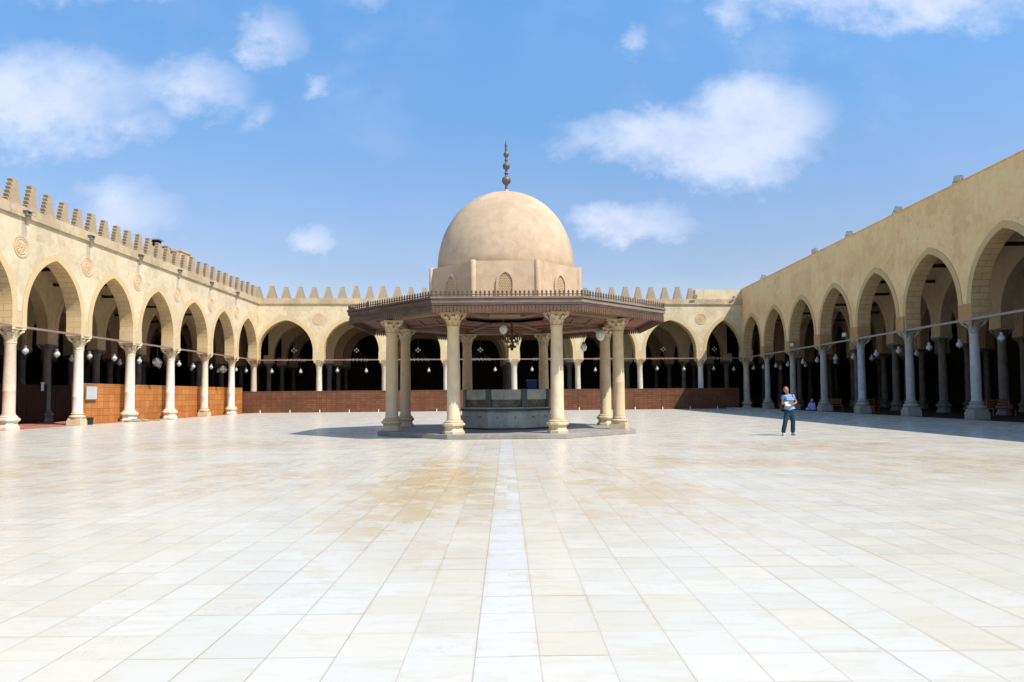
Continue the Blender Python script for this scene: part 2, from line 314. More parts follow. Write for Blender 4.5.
# ------------------------------------------------------------------ mesh helpers
class MB:
    def __init__(s): s.v = []; s.f = []; s.uv = []; s.M = Matrix.Identity(4)
    def at(s, M): s.M = M; return s
    def add(s, vs, fs, uvs=None):
        o = len(s.v)
        for p in vs: s.v.append(s.M @ Vector(p))
        for i, f in enumerate(fs):
            s.f.append([o+k for k in f]); s.uv.append(uvs[i] if uvs else None)
        return s
    def box(s, x0, x1, y0, y1, z0, z1):
        vs = [(x, y, z) for z in (z0, z1) for y in (y0, y1) for x in (x0, x1)]
        return s.add(vs, [(0, 2, 3, 1), (4, 5, 7, 6), (0, 1, 5, 4), (2, 6, 7, 3), (0, 4, 6, 2), (1, 3, 7, 5)])
    def lathe(s, prof, n=24, cx=0, cy=0, cz=0, capb=True, capt=True):
        vs = []; fs = []
        for (r, z) in prof:
            for k in range(n): vs.append((cx+r*math.cos(2*PI*k/n), cy+r*math.sin(2*PI*k/n), cz+z))
        for i in range(len(prof)-1):
            for k in range(n):
                k2 = (k+1) % n; fs.append((i*n+k, i*n+k2, (i+1)*n+k2, (i+1)*n+k))
        if capb: fs.append(tuple(range(n-1, -1, -1)))
        if capt: fs.append(tuple((len(prof)-1)*n+k for k in range(n)))
        return s.add(vs, fs)
    def prism(s, pts, y0, y1):          # polygon in x-z, extruded along y
        n = len(pts)
        vs = [(x, y0, z) for x, z in pts]+[(x, y1, z) for x, z in pts]
        fs = [tuple(range(n)), tuple(range(2*n-1, n-1, -1))]+[(i, n+i, n+(i+1) % n, (i+1) % n) for i in range(n)]
        return s.add(vs, fs)
    def poly(s, pts, z0, z1):           # polygon in x-y, extruded along z
        n = len(pts)
        vs = [(x, y, z0) for x, y in pts]+[(x, y, z1) for x, y in pts]
        fs = [tuple(range(n-1, -1, -1)), tuple(range(n, 2*n))]+[(i, (i+1) % n, n+(i+1) % n, n+i) for i in range(n)]
        return s.add(vs, fs)
    def tube(s, a, b, r, n=8, r2=None):
        a, b = Vector(a), Vector(b); d = (b-a); q = d.to_track_quat('Z', 'Y').to_matrix().to_4x4(); q.translation = a
        old = s.M; s.M = old @ q; s.lathe([(r, 0), (r2 if r2 is not None else r, d.length)], n); s.M = old
        return s
    def build(s, name, m, parent=None, smooth=False, loc=None, bevel=0):
        me = bpy.data.meshes.new(name); me.from_pydata([tuple(p) for p in s.v], [], s.f)
        if any(u is not None for u in s.uv):
            ul = me.uv_layers.new(name='UVMap'); k = 0
            for i, f in enumerate(s.f):
                for j in range(len(f)):
                    ul.data[k].uv = s.uv[i][j] if s.uv[i] else (0, 0); k += 1
        me.materials.append(m)
        if smooth: me.shade_smooth() if smooth is True else (me.shade_smooth(), me.set_sharp_from_angle(angle=R(smooth)))
        me.update()
        o = bpy.data.objects.new(name, me); COL.objects.link(o)
        if bevel:
            md = o.modifiers.new('bevel', 'BEVEL'); md.width = bevel; md.segments = 2; md.limit_method = 'ANGLE'
        if loc: o.location = loc
        if parent: o.parent = parent
        return o
def tag(o, label=None, cat=None, group=None, kind=None):
    if label: o['label'] = label
    if cat: o['category'] = cat
    if group: o['group'] = group
    if kind: o['kind'] = kind
    return o
def empty(name, loc=(0, 0, 0), rz=0, label=None, cat=None, group=None):
    o = bpy.data.objects.new(name, None); COL.objects.link(o); o.location = loc; o.rotation_euler = (0, 0, rz); o.empty_display_size = .3
    return tag(o, label, cat, group)
KIDS = {}
def kids(o): return [c for c in bpy.data.objects if c.parent == o]
def copy_tree(o, parent=None, children=None):
    c = o.copy(); COL.objects.link(c)
    if parent is not None: c.parent = parent
    for ch in kids(o): copy_tree(ch, c)
    return c
def octa(a, b, cx=0, cy=0):
    return [(cx-a, cy-b), (cx+a, cy-b), (cx+b, cy-a), (cx+b, cy+a), (cx+a, cy+b), (cx-a, cy+b), (cx-b, cy+a), (cx-b, cy-a)]

# ------------------------------------------------------------------ ground, court, hall floors
def sheet(name, pts, z, m):
    o = MB().add([(x, y, z) for x, y in pts], [tuple(range(len(pts)))]).build(name, m); o['kind'] = 'structure'; return o
sheet('ground', [(-900, -900), (900, -900), (900, 900), (-900, 900)], -.03, MSAND)
XL = -24.09                                        # face of the left arcade
def wr(y): return 22.527+.0291*y                   # axis of the right arcade
def yb(x): return 69.87+.0639*x                    # axis of the back arcade
def kx(y): return wr(y)-.4-2.35
sheet('courtyard_paving', [(XL, -14), (kx(-14), -14), (kx(yb(20)-1.0), yb(20)-1.0), (XL, yb(XL)-1.0)], 0.0, MFLOOR)
sheet('left_hall_floor', [(-46, -14), (XL, -14), (XL, 90), (-46, 90)], .004, MCARP)
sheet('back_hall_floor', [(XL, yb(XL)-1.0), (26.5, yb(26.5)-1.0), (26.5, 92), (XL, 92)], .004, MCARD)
b = MB()
for k in range(28):                                # kerb stones, end to end
    y0 = -14+3*k; y1 = min(y0+2.985, 69.3)
    if y0 > 69: break
    b.add([(kx(y0), y0, 0), (kx(y1), y1, 0), (wr(y1)-.62, y1, 0), (wr(y0)-.62, y0, 0)]+[(kx(y0), y0, .115), (kx(y1), y1, .115), (wr(y1)-.62, y1, .115), (wr(y0)-.62, y0, .115)],
          [(4, 7, 6, 5), (0, 4, 5, 1), (0, 3, 7, 4), (1, 5, 6, 2)])
o = b.build('pavement_kerb', MKERB); o['kind'] = 'structure'
o = MB().poly([(wr(-14)-.61, -14), (48, -14), (48, 92), (27, 92), (26.6, 71.8), (wr(69.3)-.61, 69.3)], .0, .110).build('right_hall_floor', MCARD); o['kind'] = 'structure'

# ------------------------------------------------------------------ columns
def leaves(b, n, r0, r1, z0, z1, wd, ph=0, curl=.06):
    for k in range(n):
        a = 2*PI*(k+ph)/n; ca, sa = math.cos(a), math.sin(a)
        def P(r, t, z): return (r*ca-t*sa, r*sa+t*ca, z)
        zs = [z0, z0+(z1-z0)*.55, z1, z1-.10*(z1-z0)]
        rs = [r0, r0+(r1-r0)*.35, r1, r1+curl]
        ws = [wd, wd*1.05, wd*.75, wd*.3]
        vs = []
        for z, r, wv in zip(zs, rs, ws):
            vs += [P(r, -wv/2, z), P(r+.018, 0, z), P(r, wv/2, z)]
        fs = []
        for i in range(3):
            fs += [(i*3, i*3+1, i*3+4, i*3+3), (i*3+1, i*3+2, i*3+5, i*3+4)]
        for i in range(3): fs.append((i*3+3, i*3+5, i*3+2, i*3))
        b.add(vs, fs)
def abacus(b, hw, z0, z1, scoop=.12):
    pts = []
    for k in range(4):
        a = PI/4+k*PI/2; c = Vector((math.cos(a), math.sin(a))) * hw*math.sqrt(2)
        tng = Vector((-math.sin(a), math.cos(a)))
        pts += [tuple(c-tng*hw*.14), tuple(c+tng*hw*.14)]
        m2 = a+PI/4; mid = Vector((math.cos(m2), math.sin(m2)))*hw*(1-scoop)
        for s in (-.5, 0, .5):
            t2 = Vector((-math.sin(m2), math.cos(m2)))
            pts.append(tuple(mid*(1+scoop*abs(s)*.5)+t2*hw*s))
    b.poly(pts, z0, z1)
def capital_mb(rs, hw, h):              # shaft radius, abacus half width, height; z from 0
    b = MB()
    b.lathe([(rs*.98, 0), (rs*1.12, .01*h), (rs*1.16, .05*h), (rs*1.10, .09*h), (rs*1.02, .11*h), (rs*1.06, .35*h), (rs*1.25, .62*h), (hw*.80, .82*h), (hw*.86, .87*h)], 20)
    leaves(b, 8, rs*1.04, rs*1.32, .10*h, .46*h, rs*.72, 0, rs*.22)
    leaves(b, 8, rs*1.10, rs*1.62, .30*h, .72*h, rs*.72, .5, rs*.26)
    for k in range(4):
        a = PI/4+k*PI/2; r1 = hw*1.12
        b.tube((rs*1.1*math.cos(a), rs*1.1*math.sin(a), .5*h), (r1*math.cos(a), r1*math.sin(a), .80*h), rs*.22, 6, rs*.30)
        t = Vector((-math.sin(a), math.cos(a), 0))*rs*.28; c = Vector((r1*math.cos(a), r1*math.sin(a), .79*h))
        b.tube(c-t, c+t, rs*.30, 8)
    abacus(b, hw, .87*h, h)
    return b
def base_mb(rs, hw, h, kind):           # 0 flared octagonal pedestal, 1 square plinth with torus
    b = MB()
    if kind == 0:
        c8 = PI/8
        b.M = Matrix.Rotation(c8, 4, 'Z')
        b.lathe([(hw*1.06, 0), (hw*1.06, .16*h), (hw*.92, .26*h), (hw*.86, .38*h), (hw*.92, .5*h), (hw*1.10, .60*h), (hw*1.10, .72*h), (hw*.90, .80*h)], 8)
        b.M = Matrix.Identity(4)
        b.lathe([(rs*1.35, .80*h), (rs*1.42, .85*h), (rs*1.35, .90*h), (rs*1.15, .93*h), (rs*1.18, .97*h), (rs*1.02, h)], 24, capb=False)
    else:
        b.box(-hw*.90, hw*.90, -hw*.90, hw*.90, 0, .40*h)
        b.box(-hw*.80, hw*.80, -hw*.80, hw*.80, .40*h, .56*h)
        pr = [(rs*1.6*0+hw*.86, .56*h), (hw*.96, .62*h), (hw*.98, .68*h), (hw*.92, .74*h), (hw*.72, .78*h), (hw*.68, .83*h), (hw*.78, .88*h), (hw*.76, .93*h), (rs*1.06, .97*h), (rs*1.0, h)]
        b.lathe(pr, 28)
    return b
def shaft_mb(r0, r1, z0, z1, n=24, band=None):
    b = MB(); H = z1-z0
    pr = [(r0*1.06, z0), (r0*1.06, z0+.05), (r0, z0+.09)]
    if band: pr += [(r0*.99, z0+H*band-.03), (r0*1.02, z0+H*band), (r0*.985, z0+H*band+.03)]
    pr += [(r0*.975, z0+H*.5), (r1, z1-.10), (r1*1.05, z1-.07), (r1*1.05, z1)]
    b.lathe(pr, n); return b
PROTO = {}
def column_proto(key, Htot, r0, r1, hb, hwb, hc, hwc, kind, ms, mc, band=None, impost=None, mi=None):
    e = shaft_mb(r0, r1, hb, Htot-hc, band=band).build('column', ms, smooth=35)
    capital_mb(r1*1.0, hwc, hc).build('capital', mc, e, smooth=35, loc=(0, 0, Htot-hc))
    base_mb(r0, hwb, hb, kind).build('base', mc if kind else ms, e, smooth=30)
    if impost:
        hw, dp, z1 = impost
        bb = MB(); bb.box(-hw*1.06, hw*1.06, -dp*1.06, dp*1.06, Htot, Htot+.14); bb.box(-hw, hw, -dp, dp, Htot+.14, z1)
        bb.build('impost', mi, e, bevel=.012)
    PROTO[key] = e; return e
VAR = {'left': [('white_marble', (.70, .66, .58), (.78, .74, .67)), ('pinkish_marble', (.60, .48, .38), (.70, .58, .47)), ('ivory_marble', (.62, .56, .44), (.74, .66, .53))],
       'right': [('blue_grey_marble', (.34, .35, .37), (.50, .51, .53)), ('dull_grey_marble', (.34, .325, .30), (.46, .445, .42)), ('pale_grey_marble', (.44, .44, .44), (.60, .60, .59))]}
VAR = {k: [mat(n, marble(a, b_, 1.4), .5, .4) for n, a, b_ in v] for k, v in VAR.items()}
def place_column(key, parent, x, y, z=0, rz=0, sc=1.0, first=set()):
    p = PROTO[key]
    if key not in first: first.add(key); c = p
    else: c = copy_tree(p)
    c.parent = parent; c.location = (x, y, z); c.rotation_euler = (0, 0, rz); f = random.uniform(.93, 1.07) if sc == 1.0 else sc; c.scale = (f, f, 1)
    v = VAR.get(key.split('_')[0])
    if v and random.random() < .8:
        c.material_slots[0].link = 'OBJECT'; c.material_slots[0].material = random.choice(v)
    return c

ZC, ZS, ZR, ZT = 5.05, 5.90, 8.90, 10.58     # capital top, arch spring, crown, cornice line
# ------------------------------------------------------------------ pointed arches
def arch_pts(w, off=0.0, n=14, zs=ZS, zr=None, z0=None):
    zr = ZR if zr is None else zr
    hw = w/2; rise = zr-zs
    c = (rise*rise-hw*hw)/(2*hw); c = max(c, .02); Ro = hw+c+off
    th = math.acos(min(1, c/Ro))         # apex where x = 0
    L = [(c-Ro*math.cos(th*i/n), zs+Ro*math.sin(th*i/n)) for i in range(n+1)]
    L = [(x, z) for x, z in L]
    L[-1] = (0, L[-1][1])
    Rr = [(-x, z) for x, z in L[-2::-1]]
    pts = L+Rr
    if z0 is not None: pts = [(-hw-off, z0)]+pts+[(hw+off, z0)]
    return pts
def arch_ring(cx, w, y0, y1, m, parent, z0=ZC+.02, width=.34, name='arch', n=12):
    inn = arch_pts(w, 0, n, z0=z0); out = arch_pts(w, width, n, z0=z0)
    b = MB(); N = len(inn); s = [0]
    for i in range(1, N): s.append(s[-1]+math.dist(inn[i], inn[i-1]))
    D = y1-y0
    for i in range(N-1):
        (ax, az), (bx, bz), (cx2, cz), (dx, dz) = inn[i], inn[i+1], out[i+1], out[i]
        b.add([(cx+ax, y0, az), (cx+bx, y0, bz), (cx+bx, y1, bz), (cx+ax, y1, az)], [(0, 1, 2, 3)], [[(0, s[i]), (0, s[i+1]), (D, s[i+1]), (D, s[i])]])
        for (yy, rev, uo) in ((y0, False, 0.05), (y1, True, .05)):
            q = [(cx+ax, yy, az), (cx+dx, yy, dz), (cx+cx2, yy, cz), (cx+bx, yy, bz)]
            uvq = [(.3, .2)]*4
            if rev: q = q[::-1]; uvq = uvq[::-1]
            b.add(q, [(0, 1, 2, 3)], [uvq])
        b.add([(cx+dx, y0, dz), (cx+cx2, y0, cz), (cx+cx2, y1, cz), (cx+dx, y1, dz)], [(3, 2, 1, 0)], [[(0, 0)]*4])
    return b.build(name, m, parent)
def wall_bays(xs, y0, y1, ztop, m, parent, pier=1.05, grow=.12, zb=ZC+.14, ends=(None, None), name='wall', n=12):
    """wall pierced by arches between successive xs"""
    b = MB(); top = ztop
    def quad(p):                        # p in x-z, both faces
        b.add([(x, y0, z) for x, z in p]+[(x, y1, z) for x, z in p], [tuple(range(len(p))), tuple(range(2*len(p)-1, len(p)-1, -1))])
    for x0, x1 in zip(xs, xs[1:]):
        w = x1-x0-pier; cx = (x0+x1)/2
        A = arch_pts(w, grow, n, z0=zb)
        for (ax, az), (bx, bz) in zip(A, A[1:]):
            if abs(ax-bx) < 1e-6:
                b.add([(cx+ax, y0, az), (cx+bx, y0, bz), (cx+bx, y1, bz), (cx+ax, y1, az)], [(0, 1, 2, 3)]); continue
            quad([(cx+ax, az), (cx+bx, bz), (cx+bx, top), (cx+ax, top)])
            b.add([(cx+ax, y0, az), (cx+bx, y0, bz), (cx+bx, y1, bz), (cx+ax, y1, az)], [(0, 1, 2, 3)])
    hw0 = [ends[0] if ends[0] is not None else xs[0]]+[(x0+x1)/2+(x1-x0-pier)/2+grow for x0, x1 in zip(xs, xs[1:])]
    hw1 = [(x0+x1)/2-(x1-x0-pier)/2-grow for x0, x1 in zip(xs, xs[1:])]+[ends[1] if ends[1] is not None else xs[-1]]
    for p, q in zip(hw0, hw1):
        quad([(p, zb), (q, zb), (q, top), (p, top)])
        b.add([(p, y0, zb), (q, y0, zb), (q, y1, zb), (p, y1, zb)], [(3, 2, 1, 0)])
    xa, xz = hw0[0], hw1[-1]
    b.add([(xa, y0, top), (xz, y0, top), (xz, y1, top), (xa, y1, top)], [(0, 1, 2, 3)])
    b.add([(xa, y0, zb), (xa, y1, zb), (xa, y1, top), (xa, y0, top)], [(3, 2, 1, 0)])
    b.add([(xz, y0, zb), (xz, y1, zb), (xz, y1, top), (xz, y0, top)], [(0, 1, 2, 3)])
    return b.build(name, m, parent)

def merlon_mb(wb=1.0, wt=.44, h=1.22, th=.25, n=6):
    L = []
    for i in range(n):                  # saw-toothed edge: every tier overhangs its own foot
        wi = wb+(wt-wb)*(i/(n-1)); z0 = h*i/n; z1 = h*(i+1)/n
        L += [(-wi/2+.085, z0), (-wi/2, z1-.045), (-wi/2+.01, z1-.002)]
    pts = L+[(-x, z) for x, z in L[::-1]]
    return MB().prism(pts, -th/2, th/2)

def rosette(parent, x, y, z, r=.56):
    b = MB(); q = Matrix.Translation((x, y, z)) @ Matrix.Rotation(R(90), 4, 'X') @ Matrix.Diagonal((1, 1, .6, 1))
    b.M = q
    b.lathe([(r, 0), (r, .05), (r*.86, .05), (r*.84, .015), (r*.74, .015), (r*.72, .045), (r*.64, .045), (r*.62, .012)], 28)
    for k in range(12):
        a = 2*PI*k/12
        b.M = q @ Matrix.Rotation(a, 4, 'Z') @ Matrix.Translation((r*.38, 0, .012)) @ Matrix.Diagonal((1.7, .75, .6, 1))
        b.lathe([(r*.13, 0), (r*.11, .03), (r*.05, .06)], 8)
    b.M = q; b.lathe([(r*.16, 0), (r*.14, .05), (r*.06, .08)], 12)
    return b.build('medallion', MMED, parent)

column_proto('left', ZC, .295, .26, .75, .48, .80, .475, 0, MCOL, MCAP, .33, (.535, .44, ZS), MIMP)
column_proto('left_plinth', ZC, .285, .255, .72, .46, .76, .47, 1, MCOL, MCAP, .25, (.535, .44, ZS), MIMP)
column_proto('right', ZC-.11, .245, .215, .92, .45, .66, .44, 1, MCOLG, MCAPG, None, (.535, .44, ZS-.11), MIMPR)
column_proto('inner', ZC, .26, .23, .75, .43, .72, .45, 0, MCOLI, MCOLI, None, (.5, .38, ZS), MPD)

def hall(name, origin, rz, xs, label, cat, rows=3, sp=5.4, mwall=MP, march=MARCH, keys=('left',), zf=0.0, ends=(None, None),
         merlons=None, medal=(), rail=MRAIL, ztop=ZT+.5, inner_xs=None, roofx=None, closed=True):
    e = empty(name, origin, rz, label, cat)
    T2 = .40
    wall_bays(xs, -T2, T2, ztop-.003 if merlons is not None else ztop, mwall, e, ends=ends)
    for i, (x0, x1) in enumerate(zip(xs, xs[1:])):
        arch_ring((x0+x1)/2, x1-x0-1.05, -T2-.025, T2+.025, march, e)
    for i, x in enumerate(xs):
        if ends[0] == 'skip' : pass
        place_column(keys[i % len(keys)], e, x, 0, zf, random.choice((0, PI/2, PI, -PI/2)) if keys[0] != 'left' else 0)
    # cornice + parapet
    xa = ends[0] if ends[0] is not None else xs[0]; xz = ends[1] if ends[1] is not None else xs[-1]
    if merlons is not None:
        MB().box(xa, xz, -T2-.12, -T2+.003, ZT, ZT+.16).box(xa, xz, -T2-.07, -T2+.002, ZT+.163, ZT+.55).build('cornice', MTRIM, e)
        MB().box(xa+.002, xz-.002, -T2+.005, T2, ztop, ZT+.548).build('parapet', MTRIM, e)
        m0 = None
        for x in merlons:
            if m0 is None: m0 = c = merlon_mb().build('merlon', MMER, e)
            else: c = m0.copy(); COL.objects.link(c); c.parent = e
            c.location = (x+random.uniform(-.04, .04), -T2+.13, ZT+.552+random.uniform(-.02, .0)); c.scale = (random.uniform(.88, 1.06), 1, random.uniform(.90, 1.03)); c.rotation_euler = (0, random.uniform(-.015, .015), 0)
    for x in medal: rosette(e, x, -T2, 9.10)
    # tie rail with brackets
    b = MB().box(xs[0]+.01, xs[-1]-.01, -T2-.03, -T2+.07, ZC-.01, ZC+.10)
    b.build('tie_rail', rail, e)
    # inner arcades and columns
    ix = inner_xs or xs
    for r in range(1, rows+1):
        y = r*sp
        if r <= 3:
            wall_bays(ix, y-.34, y+.34, 10.0, MPD, e, name='inner_wall', n=8)
            for (x0, x1) in zip(ix, ix[1:]): arch_ring((x0+x1)/2, x1-x0-1.05, y-.36, y+.36, MPD, e, name='inner_arch', n=8)
        for x in ix: place_column('inner', e, x, y, zf if zf < .05 else zf-.0)
    # roof, joists, outer wall
    rx0, rx1 = roofx or (xa, xz); dep = (rows+1)*sp
    rz_ = .012 if not closed else 0
    MB().box(rx0, rx1, T2+.003, dep+.6, 10.02+rz_, 10.32+rz_).build('roof', MCEIL, e)
    for x in ix:                        # tie beams over the column lines, one per bay of depth
        if x > rx1-.8 or x < rx0+.8: continue
        for r in range(2 if zf or mwall is MPL else 1):
            MB().box(x-.10, x+.10, (T2 if r == 0 else r*sp+.345)+.005, (r+1)*sp-.345, 8.86, 9.04).build('tie_beam', MBEAM, e)
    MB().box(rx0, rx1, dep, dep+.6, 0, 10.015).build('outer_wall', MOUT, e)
    if closed:  # far wall closes the hall; near wall is added unseen to block light
        MB().box(rx1-.5, rx1-.003, T2+.01, dep-.003, 0, 10.015).build('blocking_end_wall', MOUT, e)
        MB().box(rx0+.003, rx0+.5, T2+.01, dep-.003, 0, 10.015).build('blocking_end_wall', MOUT, e)
    return e

# left hall: local x runs along +Y, local y runs into the hall (-X)
LX = [12.5, 18.1, 23.65, 29.2, 34.72, 40.26, 45.77, 51.25, 57.08, 62.6]
LXc = LX+[68.26]
mer_left = [34.2+1.31*k for k in range(-16, 26)]
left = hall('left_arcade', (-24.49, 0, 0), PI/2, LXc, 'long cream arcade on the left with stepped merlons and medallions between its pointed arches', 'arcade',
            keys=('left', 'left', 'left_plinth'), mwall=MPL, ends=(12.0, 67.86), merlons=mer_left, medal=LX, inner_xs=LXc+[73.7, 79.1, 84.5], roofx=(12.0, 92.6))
# the corner column belongs to the back arcade
for c in [c for c in kids(left) if c.name.startswith('column') and abs(c.location.x-68.26) < .01 and abs(c.location.y) < .01]:
    for k in kids(c): bpy.data.objects.remove(k)
    bpy.data.objects.remove(c)

BX = [-24.56, -18.32, -11.97, -5.96, .80, 7.20, 13.54, 19.81, 24.59]
cb = math.sqrt(1+.0639**2); ab = math.atan(.0639)
BXl = [x*cb for x in BX]
mer_back = [-24.2+1.345*k for k in range(33)]
mer_back = [x for x in mer_back if x < 19.0]
ZR = 9.0
back = hall('back_arcade', (0, 69.87, 0), ab, BXl, 'cream arcade across the far end of the court, facing the camera behind the domed fountain', 'arcade',
            keys=('left', 'left'), mwall=MPB, ends=(BXl[0]-.42, BXl[-1]+.0), merlons=mer_back, medal=[x for x in BXl[:-1]], roofx=(BXl[0]-.4, BXl[-1]+2.9), closed=False)
MB().box(19.38, BXl[-1]-.37, -.27, .38, ZT+.552, 12.12).build('raised_parapet', MPB, back)

# right hall: local x runs towards the camera, local y into the hall (+X)
RY = [71.48, 65.2, 58.96, 52.81, 46.84, 40.91, 34.90, 28.9, 22.9, 16.9, 10.9]
ar = -PI/2 - math.atan(.0291)
cr_ = math.sqrt(1+.0291**2)
RXl = [(71.48-y)*cr_ for y in RY]
ZR = 9.07
right = hall('right_arcade', (wr(71.48), 71.48, 0), ar, RXl, 'tall plain tan arcade in shade on the right, without merlons, over grey marble columns', 'arcade',
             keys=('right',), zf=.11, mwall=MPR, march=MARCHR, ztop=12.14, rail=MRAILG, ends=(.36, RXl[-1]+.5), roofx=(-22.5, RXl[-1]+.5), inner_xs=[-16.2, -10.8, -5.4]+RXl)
MB().box(.37, RXl[-1]+.5, -.45, .45, 12.143, 12.19).build('coping', MPR, right)
for c in [c for c in kids(right) if c.name.startswith('column') and abs(c.location.x) < .01 and abs(c.location.y) < .01]:
    for k in kids(c): bpy.data.objects.remove(k)
    bpy.data.objects.remove(c)
# the last back column stands in the right hall's row
for c in kids(back):
    if c.name.startswith('column') and abs(c.location.x-BXl[-1]) < .01 and abs(c.location.y) < .01:
        c.data = PROTO['right'].data.copy() if False else c.data

# ------------------------------------------------------------------ wooden screens
def screen(name, origin, rz, x0, x1, h, m, label, step=2.8, lamp=False, y=0):
    e = empty(name, origin, rz, label, 'wooden screen')
    x = x0; i = 0
    while x < x1-.3:
        xe = min(x+step, x1)
        p = MB().box(x+.05, xe-.05, -.025, .025, .06, h-.07).build('panel', m, e)
        f = MB().box(x+.002, x+.052, -.045, .045, 0, h).box(xe-.052, xe-.002, -.045, .045, 0, h).box(x+.054, xe-.054, -.04, .04, h-.07, h).box(x+.054, xe-.054, -.04, .04, 0, .06)
        for q in (.33, .66): f.box(x+.054, xe-.054, -.034, .034, h*q-.025, h*q+.025)
        f.build('frame', m, p)
        if lamp and i % 1 == 0:
            MB().box(x-.035, x+.035, -.16, -.05, 0, .16).lathe([(.03, .16), (.045, .2), (.02, .26)], 8, x, -.1).build('foot_lamp', MWHITE, p)
        x += step; i += 1
    return e
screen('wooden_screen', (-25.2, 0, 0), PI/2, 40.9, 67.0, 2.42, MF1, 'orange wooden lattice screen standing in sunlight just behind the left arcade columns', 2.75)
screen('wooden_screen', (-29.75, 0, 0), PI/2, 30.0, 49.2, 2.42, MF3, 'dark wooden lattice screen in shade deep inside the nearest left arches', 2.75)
screen('wooden_screen', (0, 69.87-1.0, 0), ab, -26.4, 23.5, 2.07, MF2, 'long reddish brown wooden screen closing the foot of the back arcade', 2.8, True)

# ------------------------------------------------------------------ domed kiosk over the fountain
CY = 29.0
kiosk = empty('domed_kiosk', (-.03, CY, 0), 0, 'domed octagonal kiosk with eight marble columns and brown wooden canopy in the middle', 'kiosk')
MB().poly(octa(2.06, 4.96, .05), 0, .17).build('platform', MPLAT, kiosk, bevel=.02)
column_proto('kiosk', 4.42-.17, .235, .205, .50, .35, .50, .345, 1, MCOLK, MCAP, .4)
column_proto('kiosk_flared', 4.42-.17, .235, .205, .50, .36, .50, .345, 0, MCOLK, MCAP, None)
cp = octa(1.82, 4.4)
for i, (x, y) in enumerate(cp):
    place_column(('kiosk_flared', 'kiosk_flared', 'kiosk')[i % 3] if i not in (0, 1) else 'kiosk_flared', kiosk, x, y, .17, math.atan2(y, x)+(PI/2 if i % 2 else 0), random.uniform(.97, 1.05))
# beams joining the capitals
def ring_beam(name, a, b_, w_, z0, z1, m):
    o1 = octa(a, b_); k = (b_-w_)/b_; o2 = [(x*k, y*k) for x, y in o1]; b = MB()
    for i in range(8):
        j = (i+1) % 8; P = [o1[i], o1[j], o2[j], o2[i]]
        b.add([(x, y, z0) for x, y in P]+[(x, y, z1) for x, y in P], [(3, 2, 1, 0), (4, 5, 6, 7), (0, 1, 5, 4), (2, 3, 7, 6)])
    return b.build(name, m, kiosk)
ring_beam('ring_beam', 1.87, 4.52, .24, 4.424, 4.58, MLB)
b = MB()
for i in range(8):                                         # joists between beam and eaves, and the soffit boards
    pass
def frustum(name, a0, b0, z0, a1, b1, z1, m, th=.03):
    o0, o1 = octa(a0, b0), octa(a1, b1); b = MB()
    for i in range(8):
        j = (i+1) % 8
        v_ = [(*o0[i], z0), (*o0[j], z0), (*o1[j], z1), (*o1[i], z1)]
        v2 = [(x, y, z+th) for x, y, z in v_]
        b.add(v_+v2, [(3, 2, 1, 0), (4, 5, 6, 7), (0, 1, 5, 4), (2, 3, 7, 6)])
    return b.build(name, m, kiosk)
def k414(b): return b*math.tan(PI/8)
frustum('soffit', k414(5.86), 5.86, 4.50, k414(1.6), 1.6, 4.66, MSOF)
b = MB()
for i in range(8):                                         # hips and rafters under the soffit
    x, y = octa(k414(5.80), 5.80)[i]; x2, y2 = x*.28, y*.28
    d = Vector((x, y)).normalized(); n_ = Vector((-d.y, d.x))*.07
    b.add([(x-n_.x, y-n_.y, 4.42), (x+n_.x, y+n_.y, 4.42), (x2+n_.x, y2+n_.y, 4.57), (x2-n_.x, y2-n_.y, 4.57), (x-n_.x, y-n_.y, 4.51), (x+n_.x, y+n_.y, 4.51), (x2+n_.x, y2+n_.y, 4.66), (x2-n_.x, y2-n_.y, 4.66)],
          [(0, 3, 2, 1), (4, 5, 6, 7), (0, 1, 5, 4), (1, 2, 6, 5), (2, 3, 7, 6), (3, 0, 4, 7)])
b.build('hip_rafter', MGREY, kiosk)
b = MB(); 
for rr_ in (5.2, 3.6, 2.9):
    o1 = octa(k414(rr_), rr_); k = (rr_-.10)/rr_
    zz = 4.50+.16*(6.0-rr_)/4.4
    for i in range(8):
        j = (i+1) % 8; P = [o1[i], o1[j], (o1[j][0]*k, o1[j][1]*k), (o1[i][0]*k, o1[i][1]*k)]
        b.add([(x, y, zz-.05) for x, y in P]+[(x, y, zz+.01) for x, y in P], [(3, 2, 1, 0), (0, 1, 5, 4), (2, 3, 7, 6)])
b.build('soffit_batten', MSOF, kiosk)
frustum('canopy_roof', k414(5.88), 5.88, 4.70, k414(2.6), 2.6, 4.98, MTRIM)
